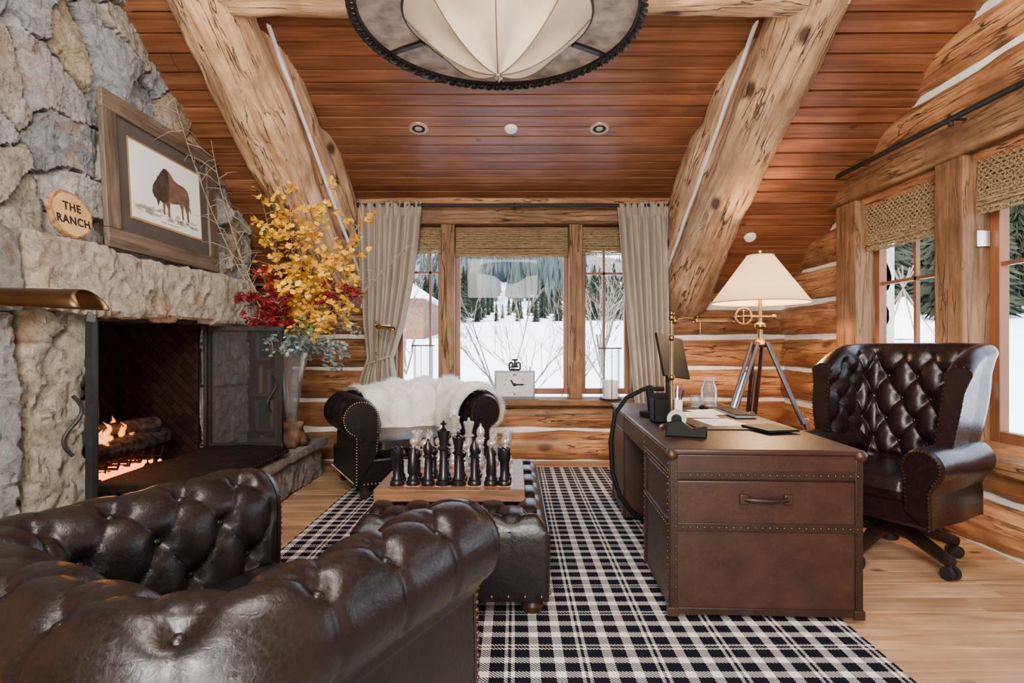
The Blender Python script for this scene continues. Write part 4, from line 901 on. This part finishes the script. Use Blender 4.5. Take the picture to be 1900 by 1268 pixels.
for k in range(6): a=k*pi/3+pi/2+.02; MB().box(((BR+RR)/2*cos(a),(BR+RR)/2*sin(a),.014),(RR-BR,.026,.012),Matrix.Rotation(a,3,'Z')).build('iron_strap',m_blackm,chd)
MB().tube([(BR*cos(a),BR*sin(a),.022) for a in np.linspace(0,2*pi,60,endpoint=False)],.006,6,closed=True).build('bowl_rim',m_blackm,chd)
mt=MB(); vv=lambda u,v:bowl(u,v,.006); m_mot=M('dark_motif',(.05,.025,.02),.8)
mt.grid(lambda a,b:vv(.375+.06*a,.92+.05*(b-.5)+.02*sin(a*9)),14,3); mt.grid(lambda a,b:vv(.40+.014*(b-.5)*2+.006*sin(a*9),lerp(.80,1.,a)),16,3)
mt.build('painted_motif',m_mot,chd)
mb=MB()
for k in range(3): a=k*2*pi/3; mb.tube([((RR-.02)*cos(a),(RR-.02)*sin(a),.10),(0,0,.9)],.007,6)
mb.tube([(0,0,.88),(0,0,roofz(CHY)-CHZ)],.012,8); mb.build('hanger',m_blackm,chd)
mdn=md.to_3x3(); m_cop=M('copper_ring',(.45,.28,.18),.4,.5); m_lens=M('lamp_lens',(.03,.025,.02),.4); m_bf=M('bulb_face',(.42,.34,.28),.5)
def disc(name,label,cat,X,Y,z,m3,det=False):
    r=thing(name,label,cat,matrix=Matrix.Translation((X,Y,z))@m3.to_4x4())
    if det: MB().lathe([(0,.028),(.04,.028),(.052,.015),(.055,0)],seg=28).build('cover',m_paper,r)
    else:
        MB().lathe([(.055,-.004),(.055,.008),(.078,.008),(.084,0),(.055,-.004)],seg=32).build('trim_ring',m_cop,r)
        MB().lathe([(0,.004),(.055,.004)],seg=28).build('lamp_lens',m_lens,r); MB().lathe([(0,.007),(.03,.006)],seg=24).build('bulb_face',m_bf,r)
zd=lambda Y:2.73+.25*(YB-Y)
disc('recessed_light','round recessed ceiling light nearer the fireplace side of dormer','ceiling light',-.80,4.71,zd(4.71),mdn)
disc('recessed_light','round recessed ceiling light nearer the desk side of dormer','ceiling light',.705,4.71,zd(4.71),mdn)
disc('smoke_detector','small pale round detector between the two recessed lights','smoke detector',-.03,4.71,zd(4.71),mdn,True)
disc('smoke_detector','small round detector on the sloped boards above the tripod lamp','smoke detector',2.14,5.15,roofz(5.15),mr.to_3x3(),True)
# ---------------------------------------------------------------- vase and branches
VX,VY=-1.90,4.82
rt=MB(); 
def rfn(a,z): return 1+.18*sin(3*a+z*9)+.12*sin(5*a-z*14)+.08*sin(11*a+z*30)
rt.lathe([(0,0),(.10,0),(.115,.04),(.085,.10),(.08,.15),(.10,.20),(.09,.215),(0,.215)],seg=40,fn=rfn)
o=tag(rt.build('root_stand',M('root_wood',(.16,.08,.04),.7,c2=(.06,.03,.015),scale=14,bump=.8),ang=80),'gnarled root wood stand under the tall glass vase','stand'); o.location=(VX,VY,HZ+.01)
vz=HZ+.226; o=tag(MB().lathe([(0,0),(.045,0),(.04,.02),(.05,.06),(.09,.35),(.15,.62),(.146,.62),(.086,.35),(.045,.07),(0,.05)],seg=36).build('glass_vase',m_vase),'tall flared clear glass vase of branches on the hearth end','vase'); o.location=(VX,VY,vz)
mouth=Vector((VX,VY,vz+.58)); foot=Vector((VX,VY,vz+.08))
m_twig=M('bare_twig',(.20,.13,.08),.85,c2=(.34,.26,.19),scale=20)
def leafmat(n,a,b): return M(n,a,.6,c2=b,scale=7,detail=2)
m_yel=leafmat('yellow_leaf',(.80,.52,.03),(.66,.29,.015)); m_red=leafmat('red_leaf',(.24,.010,.016),(.11,.006,.010)); m_euc=leafmat('grey_green_leaf',(.10,.16,.15),(.20,.27,.26)); m_grn=leafmat('green_leaf',(.10,.15,.035),(.2,.23,.05))
def leaf(mb,p,s,shape=0):
    q=Matrix.Rotation(R.uniform(0,6.28),3,'Z')@Matrix.Rotation(R.uniform(-1.3,1.3),3,'X')@Matrix.Rotation(R.uniform(0,6.28),3,'Z')
    if shape==0: o=[(0,0),(.5,.25),(.55,.6),(.0,1.05),(-.55,.6),(-.5,.25)]
    elif shape==1: o=[(0,0),(.75,.1),(.35,.35),(.8,.75),(.25,.6),(0,1.2),(-.25,.6),(-.8,.75),(-.35,.35),(-.75,.1)]
    else: o=[(0,0),(.28,.3),(.3,.7),(0,1.1),(-.3,.7),(-.28,.3)]
    mb.add([p+q@Vector((x*s,y*s,.12*s*(x*x*3))) for x,y in o],[tuple(range(len(o)))])
def bez(a,b,c,t): return a*(1-t)**2+b*2*t*(1-t)+c*t*t
def branch(name,label,group,tip,mid,lm,lname,n,ls,spread,shape,t0=.35,twigs=14,r=.006):
    root=thing(name,label,'branch',foot,0,group); tip=Vector(tip)-foot; mid=Vector(mid)-foot; z=Vector((0,0,0)); m_=mouth-foot
    def P(t): return bez(z,m_*.9,m_,t/.3) if t<.3 else bez(m_,mid,tip,(t-.3)/.7)
    st=MB(); st.tube([P(k/24) for k in range(25)],[r*(1-.8*k/24) for k in range(25)],6); lf=MB(); ends=[]
    for k in range(twigs):
        t=lerp(t0,1,(k+R.random())/twigs); p=P(t); d=Vector((R.gauss(0,1),R.gauss(0,.8),R.gauss(.25,.8))).normalized()*spread*R.uniform(.4,1)
        q=p+d; st.tube([p,p+d*.5+Vector((0,0,.02)),q],[r*.4,r*.28,r*.12],4); ends.append((p,q))
    st.build('stem',m_twig,root)
    if lm:
        for k in range(n):
            a,b=R.choice(ends); p=a.lerp(b,.25+.75*R.random()**.7)+Vector((R.gauss(0,.014),R.gauss(0,.014),R.gauss(0,.018))); leaf(lf,p,ls*R.uniform(.7,1.25),shape)
        lf.build(lname,lm,root,smooth=False)
    return root
for k,(px,py,Y,mx) in enumerate(((480,350,4.45,510),(535,335,4.4,545),(605,360,4.4,590),(668,410,4.3,630),(565,430,4.3,560),(610,480,4.25,590),(650,560,4.3,620),(560,530,4.3,560),(498,430,4.4,525),(600,600,4.25,600),(650,480,4.3,620))):
    T_=at(px,py,Y); mdp=at(mx,(py+560)/2,Y+.1)
    branch('aspen_branch','branch of bright yellow leaves standing in the tall glass vase','yellow leaf branches',T_,mdp,m_yel,'yellow_leaves',140,.043,.24,0,.5,18)
for k,(px,py,Y,lb) in enumerate(((445,545,4.45,'dark red maple-like branch reaching left over the screen door'),(485,510,4.4,'dark red leafy branch between the chimney and yellow leaves'),(660,530,4.25,'dark red leafy branch reaching right toward the curtain'),(475,590,4.35,'low dark red leafy branch just above the open screen door'),(515,560,4.25,'dark red leafy branch at the heart of the bouquet'))):
    T_=at(px,py,Y); branch('maple_branch',lb,'red leaf branches',T_,mouth.lerp(T_,.5)+Vector((0,0,.1)),m_red,'red_leaves',120,.043,.17,1,.6)
for k,(px,py,Y) in enumerate(((480,620,4.5),(640,640,4.2),(665,600,4.25),(605,655,4.1),(560,645,4.15),(640,690,4.2),(500,640,4.3),(585,640,4.1),(530,650,4.15),(650,665,4.15))):
    T_=at(px,py,Y); branch('eucalyptus_sprig','grey green eucalyptus sprig drooping over the glass vase rim','eucalyptus sprigs',T_,mouth.lerp(T_,.5)+Vector((0,0,.13)),m_euc,'grey_green_leaves',110,.036,.10,2,.5)
T_=at(570,600,4.25); branch('leafy_branch','small olive green leafy branch low in the vase bouquet',None,T_,mouth.lerp(T_,.5),m_grn,'green_leaves',140,.035,.15,2,.5)
for k,(p,q,lb) in enumerate(((( -2.18,3.62,2.80),(-2.22,4.2,1.9),'bare twig arching highest across the chimney toward the picture'),((-2.12,3.95,2.65),(-2.2,4.4,1.8),'bare twig leaning on the stone beside the picture frame'),((-2.15,4.2,2.35),(-2.25,4.6,1.7),'short bare twig against the right end of chimney'),(tuple(at(755,455,4.5)),tuple(at(690,540,4.5)),'bare twig reaching right across the tied-back curtain'))):
    branch('bare_twig',lb,'bare twigs',p,q,None,'',0,0,.24,0,.5,24,.008)
# ---------------------------------------------------------------- bookcase
bc=thing('bookcase','narrow wooden bookcase tucked behind the stone chimney','bookcase',(-2.56,5.60,0))
for a,b in ((-.28,-.25),(.25,.28)): MB().bb(a,b,-.16,.16,0,1.86).build('side_panel',m_trimv,bc,bevel=.003)
MB().bb(-.25,.25,.14,.16,0,1.86).build('back_panel',m_trimv,bc)
shz=[.06,.40,.74,1.08,1.42,1.80]
for z in shz: MB().bb(-.25,.25,-.16,.14,z-.012,z+.012).build('shelf',m_trim,bc)
cols=['dark green','brown','tan','dark red','grey','navy blue']; cm={c:M('cloth_'+c.replace(' ','_'),v,.7) for c,v in zip(cols,((.02,.06,.03),(.09,.045,.02),(.35,.26,.15),(.15,.02,.02),(.2,.2,.2),(.02,.04,.10)))}
for si,z in enumerate(shz[:-1]):
    x=.0; i=0
    while x<.2:
        w_=R.uniform(.03,.045); h_=R.uniform(.2,.28); c=cols[(si*3+i)%6]
        b=tag(MB().bb(0,w_-.002,-.1,.08,0,h_).build('book',cm[c],bevel=.003),c+' book standing upright in the bookcase behind the chimney','book','books in the bookcase'); b.location=(-2.56+x,5.6,z+.0125); x+=w_; i+=1
# ---------------------------------------------------------------- sill things
ck_=thing('mantel_clock','white faced rectangular clock with black fretwork top on the window sill','clock',(0,5.76,.666))
m_cf=M('clock_frame',(.16,.17,.18),.35,.5,c2=(.10,.11,.12)); MB().bb(-.24,.24,-.06,.06,0,.014).build('base_plate',m_cf,ck_,bevel=.003)
MB().bb(-.205,.205,-.035,.035,.014,.29).build('clock_case',m_cf,ck_,bevel=.004)
MB().bb(-.186,.186,-.0375,-.034,.033,.271).build('clock_face',M('clock_face_paint',(.62,.63,.62),.7,spec=.1),ck_,smooth=False)
mb=MB()
for k in range(12):
    a=k*pi/6; mb.box((.10*cos(a),-.0382,.152+.10*sin(a)),(.018,.001,.005),Matrix.Rotation(-a,3,'Y'))
mb.build('hour_marks',m_ink,ck_,smooth=False)
MB().box((.035,-.04,.15),(.11,.004,.016)).build('minute_hand',m_ink,ck_); mb=MB(); mb.box((-.02,-.041,.165),(.075,.004,.016),rotm('Y',60)); mb.lathe([(0,-.004),(.016,-.004),(.016,.004),(0,.004)],(0,-.041,.15),16,rotm('X',90)); mb.build('hour_hand',m_ink,ck_)
for s_,x,z in (('XII',0,.245),('VI',0,.058)): text(s_,.034,m_ink,ck_,fr((x,-.0385,z),(1,0,0),(0,0,1)))
mb=MB()
for a,b in (((-.055,.0),(.055,.0)),((-.055,0),(-.055,.07)),((.055,0),(.055,.07)),((-.055,.07),(-.02,.07)),((.055,.07),(.02,.07)),((-.02,.07),(-.02,.03)),((.02,.07),(.02,.03)),((-.04,.03),(.04,.03)),((-.03,.1),(.03,.1)),((0,.03),(0,.1))): mb.tube([(a[0],0,a[1]+.30),(b[0],0,b[1]+.30)],.010,6)
mb.build('fretwork_top',m_blackm,ck_)
def lantern(label,x,z,h):
    r=thing('hurricane_lantern',label,'candle lantern',(x,5.74,z))
    MB().lathe([(0,0),(.11,0),(.11,.012),(0,.012)],seg=32).build('lantern_base',m_blackm,r)
    MB().grid(lambda u,v:(.098*cos(2*pi*u),.098*sin(2*pi*u),lerp(.012,h*.93,v)),36,1).build('glass_cylinder',m_glass,r)
    mb=MB(); mb.lathe([(.10,h*.90),(.118,h*.90),(.118,h*.92),(.10,h*.92),(.10,h*.90)],seg=36)
    for k in range(3): a=k*2*pi/3+.5; mb.tube([(.105*cos(a),.105*sin(a),0),(.105*cos(a),.105*sin(a),h*.91)],.004,6)
    mb.build('iron_cage',m_blackm,r)
    c=MB().lathe([(0,.012),(.075,.012),(.075,.19),(.065,.195),(0,.185)],seg=28).build('candle',M('wax',(.80,.78,.72),.5),r); MB().tube([(0,0,.185),(0,0,.21)],.002,5).build('wick',m_blackm,c)
lantern('glass hurricane lantern with white candle left of the clock',-.93,.666,.60); lantern('glass hurricane lantern with white candle on the sill near the desk',.97,.666,.57)
# ---------------------------------------------------------------- outside
m_snow=M('snow',(.92,.93,.95),.7,c2=(.82,.85,.91),scale=.3,bump=.3,dist=.3)
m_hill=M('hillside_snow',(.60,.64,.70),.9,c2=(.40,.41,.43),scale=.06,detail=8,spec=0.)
def gh(x,y):
    d=math.hypot(x,y); z=-.5+.105*max(0,d-14)
    return z+(.5*nz(x*.05,y*.05,2)*min(1,d/30) if d>6 else 0)
def gnd(u,v):
    y=lerp(-10,75,v); x=lerp(-60,90,u); return (x,y,gh(x,y) if not(-3.5<x<3.3 and y<6.3) else -.5)
mb=MB(); mb.grid(gnd,100,70); struct(mb.build('ground',m_snow,ang=80))
def hz_(a,d): v=(d-62)/458.; return -.5+.105*48+(d-62)*.158+v*26*nz((a/150*180/pi+.5)*7,v*2,1)-1.5
def hill(u,v):
    a=lerp(-75,75,u)*pi/180; d=lerp(62,520,v); return (d*sin(a),d*cos(a),hz_(a,d))
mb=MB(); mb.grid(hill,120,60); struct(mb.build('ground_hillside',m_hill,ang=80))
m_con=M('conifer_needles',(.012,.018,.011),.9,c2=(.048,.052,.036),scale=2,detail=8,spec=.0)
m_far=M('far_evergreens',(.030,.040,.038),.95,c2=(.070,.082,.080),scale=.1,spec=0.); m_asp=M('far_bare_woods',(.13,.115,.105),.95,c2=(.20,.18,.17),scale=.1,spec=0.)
rf=random.Random(55); ev=MB(); aw=MB()
for rng_,cnt in (((-15.5,15.5),7000),((27,47),3200)):
    for k in range(cnt):
        a=math.radians(rf.uniform(*rng_)); d=70+430*rf.random()**.75; p=nz(a*9,d*.013,5)+.5*nz(a*25,d*.03,8)
        if -.10<p<.04: continue
        con=p>=.04
        if not con and d<150: continue
        h=(rf.uniform(5,9) if d>110 else rf.uniform(3,5.5)) if con else rf.uniform(3,5); x,y=d*sin(a),d*cos(a); z=hz_(a,d)-.5
        tgt=ev if con else aw; r=h*(.17 if con else .42); n_=6; ph=rf.random()*6; hb=0. if con else .4
        vs=[(x+r*cos(ph+2*pi*j/n_)*rf.uniform(.7,1.2),y+r*sin(ph+2*pi*j/n_),z+h*hb) for j in range(n_)]+[(x,y,z+h)]+([] if con else [(x,y,z)])
        tgt.add(vs,[(j,(j+1)%n_,n_) for j in range(n_)]+([] if con else [((j+1)%n_,j,n_+1) for j in range(n_)]))
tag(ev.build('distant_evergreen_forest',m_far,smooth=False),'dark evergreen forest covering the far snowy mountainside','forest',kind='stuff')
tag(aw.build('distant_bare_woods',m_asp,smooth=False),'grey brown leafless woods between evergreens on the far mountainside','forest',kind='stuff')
m_trk=M('tree_bark',(.10,.07,.05),.9)
def conifer(seed,label):
    rr=random.Random(seed); root=thing('conifer_tree',label,'tree',(0,0,-50),0,'conifers on the snowy slope'); mb=MB(); n=26
    for k in range(n):
        z=.08+.90*k/n; r=.16*(1-z)**.8+.008; m_=17; vs=[(0,0,z+.05)]
        for j in range(m_*2):
            a=pi*j/m_+rr.random()*.3; q=r*(1. if j%2 else .35)*rr.uniform(.5,1.35); vs.append((q*cos(a),q*sin(a),z-.05*(1 if j%2 else .3)*rr.uniform(.2,1.4)))
        mb.add(vs,[(0,1+j,1+(j+1)%(2*m_)) for j in range(2*m_)])
    mb.build('foliage',m_con,root,smooth=False); MB().tube([(0,0,-.02),(0,0,.9)],[.018,.004],6).build('trunk',m_trk,root); return root
lbc='dark conifer on the snowy slope seen through the windows'
pc_=[conifer(1,lbc),conifer(2,lbc),conifer(3,lbc)]; spots=[]
for k in range(56):
    d=50+(k%4)*5+R.uniform(-1,1); a=math.radians(-13.5+27*k/55.+R.uniform(-.2,.2)); dg_=math.degrees(a); hh=5.2 if dg_<-3.2 else (2.4 if dg_<1.5 else 5.2 if dg_>5.5 else 3.6); spots.append((d*sin(a),d*cos(a),hh*R.uniform(.65,1.2)))
for k in range(15): d=[46,54,62][k%3]+R.uniform(-1,1); a=math.radians(29.5+17*k/14.); spots.append((d*sin(a),d*cos(a),R.uniform(8,14)))
for k,(x,y,h_) in enumerate(spots):
    if k<3: o=pc_[k]; o.location=(x,y,gh(x,y)-.2); o.scale=(h_,)*3; o['label']=lbc
    else: dup(pc_[k%3],(x,y,gh(x,y)-.2),R.random()*6,lbc,None,h_)
m_trb=M('pale_bark',(.20,.16,.12),.9,c2=(.12,.095,.07))
def bare(name,label,x,y,h,seed,n0=3,group=None,sx=.45,rk=.009,dep=4):
    rr=random.Random(seed); root=thing(name,label,'tree',(x,y,gh(x,y)-.1),0,group); mb=MB(); tr_=MB()
    def br(m_,p,d,L,r,dep):
        q=p+d*L; mid_=p+d*L*.5+Vector((rr.gauss(0,.03),rr.gauss(0,.03),0))*L; m_.tube([p,mid_,q],[r,r*.8,r*.6],5)
        if dep==0: return
        for k in range(3 if dep>1 else 4):
            nd_=(d+Vector((rr.gauss(0,.42),rr.gauss(0,.42),rr.gauss(.22,.2)))).normalized(); br(mb,p+d*L*rr.uniform(.3,1),nd_,L*rr.uniform(.5,.78),r*.55,dep-1)
    for k in range(n0):
        d=Vector((rr.gauss(0,sx),rr.gauss(0,.2),1)).normalized(); br(tr_,Vector((0,0,0)),d,h*.40,h*rk,dep)
    tr_.build('trunk',m_trb,root); mb.build('twigs',m_trb,root); return root
bare('bare_tree','bare many-stemmed fine tree outside the middle window pane',.12,9.,3.9,5,4,sx=.3,rk=.006)
bare('bare_tree','bare slender tree outside the right casement',1.95,12.,5.4,9,2,sx=.1,rk=.007)
bare('bare_tree','bare tree standing outside the left casement',-2.5,13.,5.8,12,2,sx=.1,rk=.007)
cab=thing('cabin','brown log cabin with snowy roof seen past the left casement','building',(-7.4,34,gh(-7.4,34)-.4))
MB().bb(-2.4,2.4,-3,3,0,2.6).build('wall',M('cabin_wall',(.16,.07,.04),.8),cab,smooth=False)
mb=MB(); mb.add([(-2.9,-3.4,2.4),(2.9,-3.4,2.4),(2.9,3.4,2.4),(-2.9,3.4,2.4),(0,-3.4,4.4),(0,3.4,4.4)],[(0,1,4),(2,3,5),(1,2,5,4),(3,0,4,5),(0,3,2,1)]); mb.build('roof',m_snow,cab,smooth=False)
MB().bb(-.7,.7,-3.05,-3,1,2).build('window',m_bp,cab,smooth=False)
tx,ty=20.6,30.; tp=thing('teepee','white canvas teepee standing in snow outside the side window','teepee',(tx,ty,gh(tx,ty)-.1))
zt=3.75-(gh(tx,ty)-.1)
MB().lathe([(1.5,0),(.1,zt)],seg=14).build('canvas_cover',M('canvas',(.90,.88,.85),.8),tp,ang=20)
for k in range(7): a=k*2*pi/7; MB().tube([(1.4*cos(a),1.4*sin(a),.1),(-.6*cos(a),-.6*sin(a),zt+1.6)],.035,5).build('pole',m_trb,tp)
# ---------------------------------------------------------------- light, world, camera
W_=bpy.data.worlds.new('World'); bpy.context.scene.world=W_; W_.use_nodes=True; t=W_.node_tree; bg=t.nodes['Background']
tc=nd(t,'ShaderNodeTexCoord'); sp=nd(t,'ShaderNodeSeparateXYZ',None,{'Vector':tc.outputs['Generated']})
t.links.new(ramp(t,sp.outputs['Z'],[(.0,(.90,.94,1.)),(.25,(.74,.85,1.)),(1,(.50,.66,.95))]),bg.inputs['Color']); bg.inputs['Strength'].default_value=6.
def light(name,typ,loc,energy,col,size=1,sy=None,target=None):
    d=bpy.data.lights.new(name,typ); d.energy=energy; d.color=col
    if typ=='AREA': d.shape='RECTANGLE'; d.size=size; d.size_y=sy or size
    elif typ=='SUN': d.angle=math.radians(1)
    else: d.shadow_soft_size=size
    o=bpy.data.objects.new(name,d); C.objects.link(o); o.location=loc
    if target: o.rotation_euler=(Vector(target)-Vector(loc)).to_track_quat('-Z','Y').to_euler()
    return o
light('sun','SUN',(0,0,20),16.,(1,.95,.88),target=(9,9,9))
light('fill_behind_camera','AREA',(-.3,-1.8,2.9),400,(1,.95,.88),1.7,1.1,target=(-.4,4,1.2))  # added fill from behind the camera, not a fixture of the room
light('fill_overhead','AREA',(0,1.0,4.1),160,(1,.93,.84),1.8,.9,target=(0,4.,0))  # extra unseen area light under the roof, added to brighten the interior
light('fill_upward','AREA',(0,-1.0,1.0),150,(1,.91,.80),2.,.8,target=(0,4.,3.4))  # added upward fill behind the camera to lift the ceiling boards
light('fire_glow','POINT',(-2.52,3.62,.78),10,(1,.32,.07),.08)
light('tripod_bulb','POINT',(1.93,4.45,1.68),90,(1,.63,.32),.05)
light('chandelier_bulb','POINT',(CHX,CHY,CHZ+.3),32,(1,.85,.65),.08)
cd=bpy.data.cameras.new('camera'); cam=bpy.data.objects.new('camera',cd); C.objects.link(cam); cam.location=(0,0,EYE); cam.rotation_euler=(pi/2,0,0)
cd.sensor_width=36; cd.lens=F/1900*36; cd.shift_x=-5/1900; cd.shift_y=6/1900; cd.clip_start=.05; cd.clip_end=1500
bpy.context.scene.camera=cam
